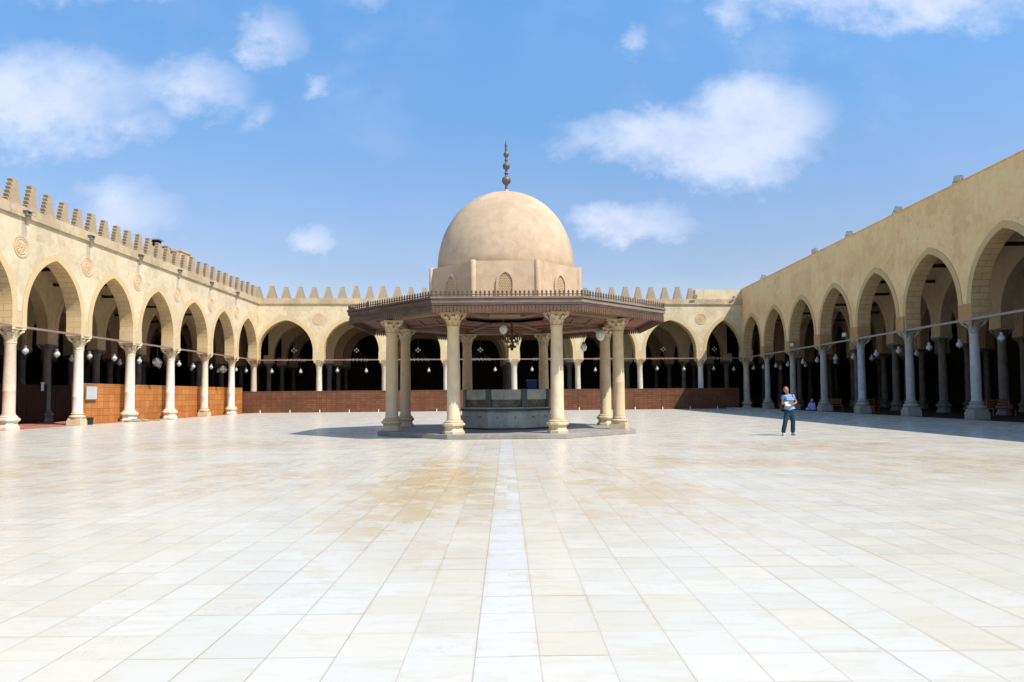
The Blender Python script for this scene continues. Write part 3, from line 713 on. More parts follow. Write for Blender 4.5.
# fascia boards, valance, cresting: one of each per side
B0 = 5.98; A0 = k414(B0)
for i in range(8):
    o = octa(A0, B0, .07); p0 = Vector((*o[i], 0)); p1 = Vector((*o[(i+1) % 8], 0)); L = (p1-p0).length
    mid = (p0+p1)/2; ang = math.atan2((p1-p0).y, (p1-p0).x)
    def loc(b_): b_.M = Matrix.Translation(mid) @ Matrix.Rotation(ang, 4, 'Z'); return b_
    # in this frame x runs along the side, -y is outwards
    f = loc(MB()).box(-L/2, L/2, -.0, .06, 4.50, 4.70).box(-L/2-.02, L/2+.02, -.05, .0, 4.57, 4.68).box(-L/2-.035, L/2+.035, -.09, .05, 4.703, 4.77).build('fascia', MWOOD if i in (6, 7, 5) else MGREY, kiosk)  # left sides use darker wood, painting in the shade on them
    b = loc(MB()); n = 42; stp = L/n
    b.box(-L/2+.002, L/2-.002, .012, .045, 4.40, 4.498)
    for k in range(n):
        x = -L/2+stp*(k+.5)
        b.prism([(x-stp*.40, 4.47), (x-stp*.40, 4.31), (x-stp*.22, 4.26), (x, 4.225), (x+stp*.22, 4.26), (x+stp*.40, 4.31), (x+stp*.40, 4.47)][::-1], -.012, .010)
    b.build('valance', MWOOD if i in (5, 6, 7) else MFRN, kiosk)  # same darker wood on the left sides, standing in for shade
    b = loc(MB()); n = 34; stp = L/n
    b.box(-L/2, L/2, -.035, -.012, 4.82, 4.85)
    for k in range(n+1):
        x = -L/2+stp*k
        b.prism([(x-.024, 4.772), (x+.024, 4.772), (x+.030, 4.88), (x+.045, 4.915), (x, 4.985), (x-.045, 4.915), (x-.030, 4.88)], -.034, -.014)
    b.build('cresting', MWOOD, kiosk)
# drum
BD = 2.97; AD = k414(BD); ZD = 6.55
DX = .03
dr = MB().poly(octa(AD, BD, DX), 4.85, ZD).build('drum', MDOME, kiosk)
for (x, y) in octa(AD, BD):
    MB().lathe([(.115, 4.9), (.115, ZD+.01), (.09, ZD+.04)], 12, x*.985+DX, y*.985).build('corner_pilaster', MDOME, kiosk, smooth=40)
for i in range(8):
    o = octa(AD, BD, DX); p0 = Vector((*o[i], 0)); p1 = Vector((*o[(i+1) % 8], 0)); mid = (p0+p1)/2; ang = math.atan2((p1-p0).y, (p1-p0).x)
    Mx = Matrix.Translation(mid) @ Matrix.Rotation(ang, 4, 'Z')
    inn = arch_pts(.52, 0, 8, zs=5.72, zr=6.12, z0=5.0); out = arch_pts(.52, .09, 8, zs=5.72, zr=6.12, z0=5.0)
    b = MB(); b.M = Mx; b.prism(inn, -.012, .0); wd = b.build('window', MGRL, kiosk)
    b = MB(); b.M = Mx
    for k in range(len(inn)-1):
        P = [inn[k], out[k], out[k+1], inn[k+1]]
        b.add([(x, -.06, z) for x, z in P]+[(x, 0, z) for x, z in P], [(0, 1, 2, 3), (4, 0, 3, 7), (1, 5, 6, 2)])
    b.build('frame', MDOME, wd)
    b = MB(); b.M = Mx                                  # pierced plaster tracery
    zz = 5.05; r_ = 0
    while zz < 6.06:
        hw_ = .25 if zz < 5.74 else .25*math.sqrt(max(0, 1-((zz-5.72)/.40)**2))
        x = -.21+(.035 if r_ % 2 else 0)
        while x < .24:
            if abs(x) < hw_-.02:
                q = b.M; b.M = Mx @ Matrix.Translation((x, -.013, zz)) @ Matrix.Rotation(R(90), 4, 'X'); b.lathe([(.023, 0), (.020, .012)], 6); b.M = q
            x += .07
        zz += .06; r_ += 1
    b.build('tracery', MP, wd)
# dome: slightly pointed, over a short drum
pr = []
for i in range(25):
    t_ = i/24
    th = t_*PI/2
    r = 2.83*math.cos(th)**.94 if i < 24 else 0.02
    z = 6.80+3.14*math.sin(th)**1.03
    pr.append((max(r, .02), z))
MB().lathe([(2.78, ZD-.02), (2.82, ZD+.1)]+pr, 64, .05).build('dome', MDOME, kiosk, smooth=50)
fz = 9.90
fp = [(.28, fz-.05), (.22, fz+.05), (.12, fz+.13), (.075, fz+.22), (.10, fz+.30), (.06, fz+.34)]
def bead(zc, r, h):
    return [(.05, zc-h)]+[(max(.05, r*math.cos(a)), zc+h*math.sin(a)) for a in [R(d) for d in (-70, -50, -30, -10, 10, 30, 50, 70)]]+[(.05, zc+h)]
fp2 = bead(10.51, .19, .19)+bead(10.81, .09, .055)+bead(11.12, .155, .155)+bead(11.38, .075, .05)+bead(11.62, .115, .12)+bead(11.84, .06, .04)+[(.05, 11.93), (.062, 12.0), (.03, 12.12), (.006, 12.24)]
MB().lathe(fp[:4], 20, .10).build('finial_base', MDOME, kiosk, smooth=50)
MB().lathe([(.07, fz+.20), (.05, fz+.42)]+fp2, 20, .10).build('finial', MPEW, kiosk, smooth=60)
# ------------------------------------------------------------------ the fountain basin
fo = empty('fountain', (.0, CY, .17), 0, 'grey marble octagonal fountain basin under the domed kiosk', 'fountain')
def oct_(bb, z0, z1, nm, m, bev=.01): return MB().poly(octa(k414(bb), bb), z0, z1).build(nm, m, fo, bevel=bev)
oct_(1.86, 0, .06, 'foot', MBASD); oct_(1.78, .06, .72, 'basin', MBAS); oct_(1.88, .72, .80, 'ledge', MBASD); oct_(1.80, .80, .86, 'ledge', MBAS)
oct_(1.62, .86, 1.16, 'carved_band', MCARV, 0); oct_(1.69, 1.16, 1.56, 'rim', MBAS)
for (x, y) in octa(k414(1.70), 1.70):
    b = MB(); a = math.atan2(y, x); b.M = Matrix.Translation((x*.985, y*.985, 0)) @ Matrix.Rotation(a, 4, 'Z'); b.box(-.05, .035, -.115, .115, .862, 1.575); b.build('corner_post', MBASD, fo)
b = MB()
for i in range(8):                                        # taps at the foot of each side
    a = PI/4*i-PI/2
    for s in (-.35, .35):
        b.M = Matrix.Rotation(a+PI/2, 4, 'Z') @ Matrix.Translation((s, -1.80, 0)); b.tube((0, .02, .50), (0, -.10, .50), .015, 6).tube((0, -.10, .51), (0, -.12, .43), .013, 6)
b.M = Matrix.Identity(4); b.build('tap', MBRASS, fo)

# ------------------------------------------------------------------ lamps
def lamp_proto():
    e = empty('hanging_lamp')
    MB().lathe([(.03, .20), (.07, .19), (.085, .14), (.06, .10), (.075, .06), (.13, .02), (.165, -.05), (.165, -.12), (.13, -.18), (.07, -.22), (.035, -.245), (.02, -.28)], 16).build('glass_bowl', MGL, e, smooth=50)
    MB().tube((0, 0, .19), (0, 0, .95), .012, 6).lathe([(.04, .18), (.05, .22), (.02, .25)], 10).build('hanging_rod', MBRASS, e)
    return e
LP = lamp_proto(); used = [False]
ORD = ['first', 'second', 'third', 'fourth', 'fifth', 'sixth', 'seventh', 'eighth', 'ninth', 'tenth', 'eleventh']
def put_lamp(x, y, z, label, group, s=1.0):
    if not used[0]: used[0] = True; c = LP
    else: c = copy_tree(LP)
    c.location = (x, y, z); c.scale = (s*random.uniform(.92, 1.05), s, s); c.rotation_euler = (random.uniform(-.03, .03), random.uniform(-.03, .03), random.uniform(0, 6))
    return tag(c, label, 'lamp', group)
zb_ = 4.08
for i, (a, b2) in enumerate(zip(LXc[2:], LXc[3:])):
    k = len(LXc)-3-i-1
    for j, f in enumerate((.24, .70)):
        put_lamp(-24.62+random.uniform(-.1, .1), a+(b2-a)*f, zb_+random.uniform(-.04, .04), 'glass lamp in the %s left arch from the far corner, %s of its pair' % (ORD[k], ('nearer', 'farther')[j]), 'glass lamps hanging in the arches')
for i, (a, b2) in enumerate(zip(BX, BX[1:])):
    for j, f in enumerate((.28, .72)):
        x = a+(b2-a)*f
        put_lamp(x, yb(x)-.1, zb_+random.uniform(-.05, .05), 'glass lamp in the %s far arcade arch from the left, %s of its pair' % (ORD[i], ('left', 'right')[j]), 'glass lamps hanging in the arches')
for i, (a, b2) in enumerate(zip(RY[:8], RY[1:9])):
    for j, f in enumerate((.30, .76)):
        y = a+(b2-a)*f
        put_lamp(wr(y)+.15, y, zb_+random.uniform(-.04, .04), 'glass lamp in the %s right arch from the far corner, %s of its pair' % (ORD[i], ('farther', 'nearer')[j]), 'glass lamps hanging in the arches')
# second row of lamps, one bay deeper
for i, (a, b2) in enumerate(zip(LXc[3:], LXc[4:])):
    k = len(LXc)-4-i-1
    put_lamp(-27.4, (a+b2)/2+1.3, zb_, 'dim glass lamp inside the left hall, behind the %s arch from the far corner' % ORD[k], 'glass lamps hanging inside the halls', .95)
for i, (a, b2) in enumerate(zip(RY[:7], RY[1:8])):
    y = (a+b2)/2+1.4; put_lamp(wr(y)+2.9, y, zb_, 'dim glass lamp inside the right hall, behind the %s arch from the far corner' % ORD[i], 'glass lamps hanging inside the halls', .95)

# chandeliers
def chandelier_proto():
    e = empty('chandelier')
    b = MB()
    for r, z in ((1.05, 0), (.95, .10)):
        n = 32
        for k in range(n):
            a0, a1 = 2*PI*k/n, 2*PI*(k+1)/n
            b.tube((r*math.cos(a0), r*math.sin(a0), z), (r*math.cos(a1), r*math.sin(a1), z), .022, 5)
    for k in range(8):
        a = 2*PI*k/8; b.tube((.95*math.cos(a), .95*math.sin(a), .1), (.06*math.cos(a), .06*math.sin(a), 1.0), .014, 5)
    b.build('ring', MBRASS, e)
    b = MB()
    for k in range(16):
        a = 2*PI*k/16; b.lathe([(.03, -.16), (.055, -.10), (.06, .0), (.05, .08), (.03, .1)], 8, 1.05*math.cos(a), 1.05*math.sin(a), .02)
    b.build('glass_cup', MGL, e, smooth=50)
    b = MB().lathe([(.04, .75), (.16, .82), (.22, .95), (.12, 1.08), (.05, 1.15)], 12).tube((0, 0, 1.1), (0, 0, 3.6), .018, 6).build('stem', MBRASS, e)
    b = MB()
    for (x, z) in ((-.2, .98), (.2, .98), (0, 1.15), (0, .80)): b.lathe([(.03, -.09), (.07, -.04), (.075, .03), (.03, .09)], 10, x, -.2, z)
    b.build('bulb', MWHITE, e, smooth=50)
    return e
CH = chandelier_proto(); n_ = 0
for i, (a, b2) in enumerate(zip(BX, BX[1:])):
    c = CH if n_ == 0 else copy_tree(CH); n_ += 1
    x = (a+b2)/2; c.location = (x-.1, yb(x)+2.9, 5.25); c.rotation_euler = (0, 0, random.uniform(-.2, .2))
    tag(c, 'ring chandelier in the back hall, seen through the %s far arch from the left' % ORD[i], 'chandelier', 'chandeliers of the back hall')
# kiosk chandelier and lanterns
e = empty('chandelier', (.25, CY, 3.35), 0, 'dark brass tiered chandelier under the middle of the kiosk canopy', 'chandelier')
b = MB()
for r, z in ((.34, .62), (.24, .36), (.13, .14)):
    for k in range(20):
        a0, a1 = 2*PI*k/20, 2*PI*(k+1)/20; b.tube((r*math.cos(a0), r*math.sin(a0), z), (r*math.cos(a1), r*math.sin(a1), z), .02, 5)
    for k in range(8):
        a = 2*PI*k/8; b.tube((r*math.cos(a), r*math.sin(a), z), (.04*math.cos(a), .04*math.sin(a), z+.22), .010, 5); b.lathe([(.02, -.05), (.04, 0), (.045, .05)], 6, r*1.04*math.cos(a), r*1.04*math.sin(a), z+.02)
b.build('frame', MBRASS, e)
MB().lathe([(.02, .0), (.07, .05), (.05, .14), (.09, .3), (.05, .42), (.1, .56), (.04, .72), (.03, 1.25)], 12).build('stem', MBRASS, e, smooth=50)
b = MB()
for k in range(6):
    a = 2*PI*k/6+.3; b.lathe([(.025, -.04), (.04, 0), (.02, .05)], 8, .27*math.cos(a), .27*math.sin(a), .28)
b.build('bulb', MWHITE, e, smooth=50)
def lantern(x, y, z, s, top, label):
    e = empty('lantern', (x, y, z), .3, label, 'lantern', 'white lanterns under the kiosk canopy')
    MB().lathe([(.03*s, -.22*s), (.13*s, -.17*s), (.19*s, -.05*s), (.20*s, .05*s), (.15*s, .16*s), (.10*s, .2*s)], 8).build('glass', MWHITE, e)
    MB().lathe([(.11*s, .2*s), (.14*s, .22*s), (.10*s, .28*s), (.03*s, .34*s)], 8).tube((0, 0, .33*s), (0, 0, top-z), .01, 6).build('cap', MMET, e)
lantern(3.88, 28.6, 3.93, 1.0, 4.6, 'white glass lantern hung under the right side of the kiosk canopy')
lantern(3.30, 29.6, 3.50, .72, 4.6, 'small lantern hung lower left of the larger white lantern at the kiosk right')
lantern(-.10, 28.2, 4.15, .85, 4.6, 'white lantern hanging beside the central brass chandelier of the kiosk')

# ------------------------------------------------------------------ floodlights
def flood_proto():
    e = empty('floodlight')
    MB().box(-.20, .20, -.09, .05, .10, .42).build('housing', MMET, e, bevel=.015)
    MB().box(-.17, .17, -.105, -.092, .13, .39).build('glass', MFGL, e)
    MB().box(-.235, -.212, -.03, .01, .0, .30).box(.212, .235, -.03, .01, .0, .30).box(-.235, .235, -.03, .01, -.025, -.001).build('bracket', MMET, e)
    return e
FP = flood_proto(); fn_ = 0
def put_flood(loc, rot, label, group, s=1.0):
    global fn_
    c = FP if fn_ == 0 else copy_tree(FP); fn_ += 1
    c.location = loc; c.rotation_euler = rot; c.scale = (s, s, s); return tag(c, label, 'floodlight', group)
for i, y in enumerate((65.6, 53.5, 47.9, 41.6, 35.6)):
    put_flood((wr(y)-.12, y, 12.22), (R(-14), R((16, -12, 10, 18, 8)[i]), R(-52-4*i)), 'floodlight standing on the top edge of the right arcade, %s from the far corner' % ORD[i], 'floodlights on the right arcade roof', 1.12)
for i, y in enumerate((34.9, 40.3, 45.8, 51.3, 56.9, 62.4)):
    e = empty('rain_spout', (-24.22, y, 10.72), R(90), 'stone rain spout under the left merlons with a grey streak, %s from the near end' % ORD[i], 'spout', 'rain spouts along the left cornice')
    MB().box(-.17, .17, -.40, .0, -.02, .05).box(-.17, -.12, -.40, .0, .052, .16).box(.12, .17, -.40, .0, .052, .16).build('channel', MMET, e, bevel=.008)
    MB().prism([(-.15, -.02), (-.11, -.42), (.11, -.42), (.15, -.02)], -.14, -.02).build('corbel', MTRIM, e)
    MB().box(-.24, .24, -.44, -.06, .17, .20).build('cover', MMET, e)
ZR = 8.9
e_ = yb(19.0)
put_flood((19.2, e_-.62, 11.15), (R(20), 0, R(5)), 'floodlight at the left end of the raised parapet of the far arcade', 'floodlights on the far arcade', .95)
put_flood((23.2, yb(23.2)-.62, 11.1), (R(20), 0, R(30)), 'floodlight at the right corner of the far arcade parapet', 'floodlights on the far arcade', .8)
put_flood((-5.2, CY-2.1, 4.80), (R(10), 0, R(40)), 'small dark floodlight lying on the left side of the kiosk canopy roof', 'floodlights on the kiosk canopy', .9)
put_flood((2.75, CY-5.3, 4.80), (R(0), 0, R(-10)), 'small dark floodlight on the right front of the kiosk canopy roof', 'floodlights on the kiosk canopy', .6)
put_flood((23.2, 47.6, 5.24), (0, 0, R(-70)), 'pale floodlight sitting on the tie rail of the right arcade, nearer the camera', 'floodlights on the tie rail', .85)
put_flood((23.55, 57.2, 5.24), (0, 0, R(-60)), 'pale floodlight sitting on the tie rail of the right arcade, farther away', 'floodlights on the tie rail', .85)

# ------------------------------------------------------------------ fans, signs and small things
def fan(x, y, z, rz, label):
    e = empty('wall_fan', (x, y, z), rz, label, 'fan', 'round fans beside the left columns')
    b = MB(); q = Matrix.Rotation(R(72), 4, 'X'); b.M = q
    for r in (.30, .22, .14):
        for k in range(24):
            a0, a1 = 2*PI*k/24, 2*PI*(k+1)/24; b.tube((r*math.cos(a0), r*math.sin(a0), .04), (r*math.cos(a1), r*math.sin(a1), .04), .008, 4)
    for k in range(16):
        a = 2*PI*k/16; b.tube((0, 0, .08), (.30*math.cos(a), .30*math.sin(a), .04), .006, 4)
    b.build('guard', MMET, e)
    b = MB()
    for k in range(4):
        b.M = q @ Matrix.Rotation(k*PI/2, 4, 'Z') @ Matrix.Rotation(R(18), 4, 'X'); b.box(.03, .26, -.09, .09, -.004, .004)
    b.build('blade', MGREY, e)
    b = MB(); b.M = q; b.lathe([(.07, -.16), (.08, -.05), (.05, .0)], 12); b.M = Matrix.Identity(4); b.tube((0, .12, 0), (0, .35, .35), .02, 6).build('motor', MMET, e)
fan(-24.3, 48.9, 3.97, R(35), 'round caged fan hung left of the fourth bright left column')
fan(-24.3, 60.3, 3.9, R(30), 'round caged fan near the far end of the left arcade')
e = empty('notice_board', (-25.10, 42.55, 1.42), PI/2, 'white notice board in a grey frame on the orange wooden screen', 'notice board')
MB().box(-.58, .58, -.05, -.01, 0, .86).build('frame', MMET, e); MB().box(-.53, .53, -.062, -.052, .05, .81).build('board', mat('notice_paper', (.46, .47, .46), .6), e)
e = empty('paper_notice', (-29.66, 45.0, 2.02), PI/2, 'small white paper notice at the top of the dark inner screen', 'notice')
MB().box(-.13, .13, -.03, -.02, 0, .42).build('sheet', MWHITE, e); MB().box(-.16, .16, -.05, -.015, .43, .55).build('clip', MWHITE, e)
e = empty('bin', (-24.05, 40.72, 0), 0, 'small black bin at the foot of the second left column', 'bin')
MB().lathe([(.15, 0), (.19, .38), (.205, .385), (.205, .42), (.185, .42), (.16, .05)], 16).build('bucket', MBLACK, e, smooth=40)
def blobmesh(name, m, pts, loc, label, cat, sq=.5):
    bm = bmesh.new()
    for (x, y, z, r) in pts:
        r_ = bmesh.ops.create_icosphere(bm, subdivisions=3, radius=r, matrix=Matrix.Translation((x, y, z)) @ Matrix.Diagonal((1.4, 1, sq, 1)))
    rnd_ = random.Random(3)
    for v_ in bm.verts: 
        v_.co += Vector((rnd_.uniform(-1, 1), rnd_.uniform(-1, 1), rnd_.uniform(-1, 1)))*.012
        v_.co.z = max(v_.co.z, 0)
    me = bpy.data.meshes.new(name); bm.to_mesh(me); bm.free(); me.materials.append(m); me.shade_smooth()
    o = bpy.data.objects.new(name, me); COL.objects.link(o); o.location = loc; return tag(o, label, cat)
MSACK = mat('sackcloth', mott((.20, .19, .13), (.30, .28, .20), 5, .02, False), .95, .1)
MREDC = mat('red_cloth', mott((.36, .10, .11), (.46, .15, .16), 5, .01, False), .9, .1)
blobmesh('sack', MSACK, [(0, 0, .05, .30), (.28, .5, .05, .24), (-.12, -.6, .03, .2)], (-23.85, 45.3, 0), 'crumpled grey green sack on the floor beside the third bright left column', 'sack')
e = empty('hose', (-23.6, 46.7, 0), 0, 'grey hose lying loosely on the paving before the orange screen', 'hose')
b = MB(); P0 = None
for k in range(26):
    t_ = k/25; p = (.5*math.sin(t_*7), 3.2*t_-.6, .035+.01*math.sin(k))
    if P0: b.tube(P0, p, .03, 6)
    P0 = p
b.build('tube', MSACK, e)
blobmesh('cloth', MREDC, [(0, 0, .04, .18), (.06, .2, .04, .14)], (-24.65, 35.5, 0), 'crumpled red cloth at the foot of the nearest left column', 'cloth', .9)
e = empty('banner', (2.75, 75.4, 2.1), 0, 'blue board hanging dimly in the back hall, seen behind the fountain', 'board')
MB().box(-.55, .55, -.03, .03, 0, 1.0).build('panel', mat('blue_paint', (.012, .035, .16), .5), e); MB().box(-.6, .6, -.045, .045, 1.002, 1.06).build('rail', MMET, e)
MCH = mat('orange_wood', wood((.26, .09, .03), (.34, .13, .045)), .6, .3)
def bench(x, y, rz, w_, label, s=1):
    e = empty('bench', (x, y, .11), rz, label, 'bench', 'wooden seats in the right hall')
    MB().box(-w_/2, w_/2, -.22, .22, .42, .46).build('seat', MCH, e, bevel=.006)
    b = MB()
    for z in (.58, .72, .86): b.box(-w_/2+.052, w_/2-.052, .195, .215, z, z+.08)
    b.build('backrest', MCH, e)
    for sx_ in (-1, 1):
        for sy_ in (-1, 1):
            MB().box(sx_*(w_/2-.025)-.025, sx_*(w_/2-.025)+.025, sy_*.205-.022, sy_*.205+.022, 0, .419 if sy_ < 0 else .96).build('leg', MCH, e)
bench(27.6, 38.9, R(10), 1.5, 'orange brown wooden bench in shade right of the nearest right column')
bench(25.3, 48.1, R(15), .55, 'narrow wooden chair standing just inside the right arcade, nearer the camera')
bench(24.75, 52.3, R(-10), .75, 'low wooden seat inside the right arcade, farther than the chair')
# rooftop structures beyond the left arcade
hut = empty('rooftop_hut', (-32, 67.3, 10.32), 0, 'pale pink plaster hut on the roof behind the left merlons', 'hut')
MB().box(-1.2, 1.2, -1.2, .8, 0, 5.1).build('wall', mat('pink_plaster', mott((.55, .36, .27), (.66, .46, .35)), .9), hut)
MB().box(-1.3, 1.3, -1.3, .9, 5.103, 5.22).build('roof', MTRIM, hut)
t_ = empty('roof_vent', (-32, 63.9, 10.32), 0, 'small dark topped chimney vent on the roof left of the pink hut', 'vent')
MB().box(-.45, .45, -.45, .45, 0, 5.0).build('shaft', MTRIM, t_); MB().box(-.3, .3, -.3, .3, 5.003, 5.6).build('louvre', MDARK, t_); MB().box(-.45, .45, -.45, .45, 5.603, 5.7).build('cap', MMET, t_)
for q in (-.4, .4):
    pass
t2 = empty('water_tank', (-32, 65.6, 10.32), 0, 'dark little tank on the roof between the vent and the pink hut', 'tank')
MB().lathe([(.45, 4.7), (.47, 5.3), (.2, 5.45)], 16).build('drum', MBLACK, t2); MB().box(-.4, .4, -.4, .4, 0, 4.7).build('stand', MTRIM, t2)

# ------------------------------------------------------------------ people
def skin(name, verts, edges, radii, m, parent, sub=2, root=0):
    me = bpy.data.meshes.new(name); me.from_pydata(verts, edges, [])
    o = bpy.data.objects.new(name, me); COL.objects.link(o)
    sk = o.modifiers.new('s', 'SKIN'); sk.use_smooth_shade = True
    for i, r in enumerate(radii):
        d = me.skin_vertices[0].data[i]; d.radius = r if isinstance(r, tuple) else (r, r); d.use_root = (i == root)
    sb = o.modifiers.new('u', 'SUBSURF'); sb.levels = sub; sb.render_levels = sub
    dg = bpy.context.evaluated_depsgraph_get(); dg.update()
    nm = bpy.data.meshes.new_from_object(o.evaluated_get(dg)); o.modifiers.clear(); o.data = nm; bpy.data.meshes.remove(me); nm.name = name
    nm.materials.clear(); nm.materials.append(m); nm.shade_smooth()
    if parent: o.parent = parent
    return o
def chain(b, pts):                      # pts: list of (pos, radius); returns start index
    pass
MSKIN = mat('skin', (.36, .17, .10), .55, .35)
MHAIR = mat('hair', (.05, .03, .02), .7, .3)
MJEAN = mat('jeans', mott((.010, .028, .05), (.025, .058, .088), 8, .004, False), .85, .2)
def shirt_fn(t):
    co = obj_co(t); s_ = t.n('ShaderNodeSeparateXYZ', {0: co}); z = s_.outputs[2]
    st = t.m('GREATER_THAN', t.m('FRACT', t.m('MULTIPLY', z, 15.0)), .55)
    up = t.m('GREATER_THAN', z, 1.12)
    c = t.mix(t.m('MULTIPLY', st, up), (.27, .38, .56), (.10, .17, .36))
    return c, None, 0
MSHIRT = mat('striped_shirt', shirt_fn, .85, .2)
def build_man():
    e = empty('person', (10.02, 24.8, 0), R(4), 'standing man in blue striped shirt and dark jeans reading a white paper', 'person')
    V_ = [(.02, .0, .93), (.01, 0, 1.08), (-.01, 0, 1.25), (-.03, -.01, 1.38), (-.055, -.03, 1.455), (-.085, -.05, 1.52),   # 0-5 spine..neck top
          (-.115, -.085, 1.585), (-.14, -.11, 1.635),                                       # 6,7 head
          (.155, .02, 1.38), (.29, .03, 1.17), (.10, -.20, 1.12), (.02, -.245, 1.125),        # 8-11 right-of-image arm
          (-.20, -.01, 1.37), (-.25, -.04, 1.12), (-.19, -.22, 1.12), (-.135, -.265, 1.135),    # 12-15 other arm
          (.11, .0, .86), (.135, -.01, .49), (.13, .03, .10), (.135, -.03, .06),             # leg
          (-.08, .0, .86), (-.16, -.03, .49), (-.235, .0, .10), (-.27, -.07, .06)]
    E_ = [(0, 1), (1, 2), (2, 3), (3, 4), (4, 5), (5, 6), (6, 7), (3, 8), (8, 9), (9, 10), (10, 11), (3, 12), (12, 13), (13, 14), (14, 15),
          (0, 16), (16, 17), (17, 18), (18, 19), (0, 20), (20, 21), (21, 22), (22, 23)]
    r_ = [.085, .09, .11, .10, .058, .052, .082, .085, .058, .042, .030, .028, .058, .042, .030, .028, .070, .055, .040, .035, .070, .055, .040, .035]
    n0 = len(V_)
    def finger(root, p, d, L, r):       # short three-joint chain
        k = len(V_); d = Vector(d).normalized(); q = Vector(p)
        V_.append(tuple(q)); E_.append((root, k)); r_.append(r)
        for i in range(2):
            d = (d+Vector((0, .25, -.10))).normalized(); q = q+d*L/2; V_.append(tuple(q)); E_.append((k+i, k+i+1)); r_.append(r*.9)
    for i, L in enumerate((.062, .075, .070, .055)): finger(11, (-.02, -.262, 1.155-.021*i), (-1, -.1, 0), L, .0095)
    finger(11, (.0, -.262, 1.165), (-.5, -.5, .7), .05, .0105)
    for i, L in enumerate((.062, .075, .070, .055)): finger(15, (-.115, -.285, 1.165-.021*i), (1, -.35, .1), L, .0095)
    finger(15, (-.135, -.285, 1.175), (.4, -.5, .8), .05, .0105)
    skin('body', V_, E_, r_, MSKIN, e)
    # shirt with short sleeves
    skin('shirt', [(.015, 0, .86), (.01, 0, .98), (0, 0, 1.10), (-.01, 0, 1.25), (-.03, -.005, 1.37), (-.045, -.02, 1.43), (.155, .02, 1.385), (.225, .028, 1.26), (-.20, -.01, 1.375), (-.235, -.028, 1.25)],
         [(0, 1), (1, 2), (2, 3), (3, 4), (4, 5), (4, 6), (6, 7), (4, 8), (8, 9)], [(.150, .125), (.172, .138), (.175, .14), (.178, .135), (.15, .115), .075, .085, .072, .085, .072], MSHIRT, e, root=2)
    skin('jeans', [(.015, 0, .965), (.015, .0, .84), (.095, .0, .76), (.135, -.01, .49), (.132, .03, .07), (-.075, 0, .76), (-.16, -.03, .49), (-.24, .0, .07)],
         [(0, 1), (1, 2), (2, 3), (3, 4), (1, 5), (5, 6), (6, 7)], [(.165, .125), (.165, .13), .105, .085, .080, .105, .085, .080], MJEAN, e)
    for (x, y, rz) in ((.135, -.03, .1), (-.25, -.06, -.4)):
        b = MB(); b.M = Matrix.Translation((x, y, 0)) @ Matrix.Rotation(rz, 4, 'Z') @ Matrix.Diagonal((.05, .14, 1, 1))
        b.lathe([(1, 0), (1.02, .03), (.9, .07), (.6, .095), (.35, .10)], 14).build('shoe', mat('trainers', (.35, .36, .40), .7), e, smooth=50)
    # head details
    Mh = Matrix.Translation((-.14, -.105, 1.625)) @ Matrix.Rotation(R(-40), 4, 'Z') @ Matrix.Rotation(R(38), 4, 'X')
    def ell(c, r, nm, m, cut=None):
        bm = bmesh.new(); bmesh.ops.create_icosphere(bm, subdivisions=3, radius=1, matrix=Mh @ Matrix.Translation(c) @ Matrix.Diagonal((*r, 1)))
        me = bpy.data.meshes.new(nm); bm.to_mesh(me); bm.free(); me.materials.append(m); me.shade_smooth(); o = bpy.data.objects.new(nm, me); COL.objects.link(o); o.parent = e; return o
    ell((0, 0, 0), (.078, .095, .112), 'face', MSKIN)
    ell((0, .030, .022), (.081, .080, .088), 'hair', MHAIR)
    ell((0, -.100, -.008), (.014, .018, .024), 'nose', MSKIN)
    for s in (-1, 1):
        ell((s*.080, .005, -.01), (.010, .020, .030), 'ear', MSKIN); ell((s*.03, -.085, .012), (.012, .008, .007), 'eye', MHAIR)
    ell((0, -.088, -.045), (.024, .008, .006), 'mouth', mat('lips', (.25, .08, .06), .5))
    p = empty('paper_sheet', (10.02-.15, 24.8-.34, 1.05), R(15), 'folded white paper held in the hands of the standing man', 'paper')
    p.rotation_euler = (R(-38), 0, R(10))
    MB().add([(-.08, 0, 0), (.0, -.012, 0), (.08, 0, 0), (.08, 0, .17), (0, -.012, .17), (-.08, 0, .17)]+[(-.08, .003, 0), (.0, -.009, 0), (.08, .003, 0), (.08, .003, .17), (0, -.009, .17), (-.08, .003, .17)],
             [(0, 1, 4, 5), (1, 2, 3, 4), (11, 10, 7, 6), (10, 9, 8, 7), (0, 6, 7, 1), (1, 7, 8, 2), (3, 9, 10, 4), (4, 10, 11, 5)]).build('sheet', MWHITE, p)
    g = empty('shoulder_bag', (10.02, 24.8, 0), 0, 'black shoulder bag hanging behind the standing man with its strap over his shoulder', 'bag')
    MB().box(-.21, .24, .16, .30, .82, 1.12).build('pouch', MBLACK, g, bevel=.04)
    b = MB(); pts = [(.20, .16, 1.08), (.19, .10, 1.30), (.13, .02, 1.475), (.09, -.10, 1.42), (.14, -.15, 1.20), (.21, -.06, .98), (.23, .16, .90)]
    for p0, p1 in zip(pts, pts[1:]): b.tube(p0, p1, .017, 6)
    b.build('strap', MBLACK, g)
build_man()
MLAV = mat('lavender_cloth', mott((.36, .36, .66), (.48, .48, .78), 5, .01, False), .9, .1)
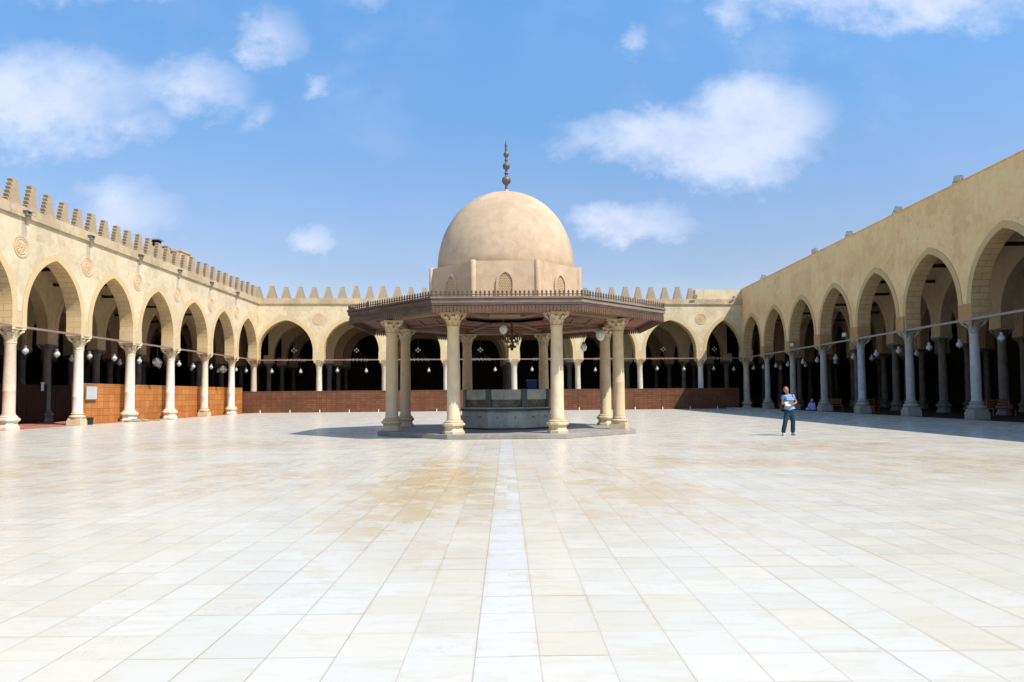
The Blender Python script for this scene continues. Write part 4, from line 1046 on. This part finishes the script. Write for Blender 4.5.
def sitter():
    e = empty('person', (24.15, 55.2, .11), R(-40), 'person in a lavender robe sitting on the floor inside the right arcade', 'person')
    skin('body', [(0, 0, .14), (0, 0, .36), (0, -.01, .54), (0, -.02, .64), (0, -.04, .73), (0, -.05, .80), (.17, 0, .55), (.24, -.08, .34), (.10, -.26, .26), (-.17, 0, .55), (-.24, -.08, .34), (-.10, -.26, .26),
                  (.16, -.10, .12), (.36, -.34, .13), (.02, -.38, .07), (-.16, -.10, .12), (-.36, -.32, .13), (-.02, -.46, .07)],
         [(0, 1), (1, 2), (2, 3), (3, 4), (4, 5), (2, 6), (6, 7), (7, 8), (2, 9), (9, 10), (10, 11), (0, 12), (12, 13), (13, 14), (0, 15), (15, 16), (16, 17)],
         [.15, .13, .12, .05, .085, .08, .055, .04, .03, .055, .04, .03, .09, .06, .045, .09, .06, .045], MSKIN, e)
    skin('robe', [(0, 0, .16), (0, 0, .38), (0, -.01, .56), (.17, 0, .56), (.25, -.08, .34), (.13, -.23, .27), (-.17, 0, .56), (-.25, -.08, .34), (-.13, -.23, .27), (.17, -.10, .13), (.37, -.34, .14), (.06, -.38, .10), (-.17, -.10, .13), (-.37, -.32, .14), (-.06, -.44, .10)],
         [(0, 1), (1, 2), (2, 3), (3, 4), (4, 5), (2, 6), (6, 7), (7, 8), (0, 9), (9, 10), (10, 11), (0, 12), (12, 13), (13, 14)],
         [(.2, .16), (.18, .15), (.15, .13), .08, .07, .06, .08, .07, .06, .12, .10, .08, .12, .10, .08], MLAV, e)
    bm = bmesh.new(); bmesh.ops.create_icosphere(bm, subdivisions=3, radius=1, matrix=Matrix.Translation((0, -.025, .79)) @ Matrix.Diagonal((.10, .105, .12, 1)))
    me = bpy.data.meshes.new('headscarf'); bm.to_mesh(me); bm.free(); me.materials.append(MLAV); me.shade_smooth(); o = bpy.data.objects.new('headscarf', me); COL.objects.link(o); o.parent = e
sitter()
# drop any prototype left unused
for k, p in PROTO.items():
    try: lone = p.parent is None
    except ReferenceError: continue
    if lone:
        for c in kids(p): bpy.data.objects.remove(c)
        bpy.data.objects.remove(p)
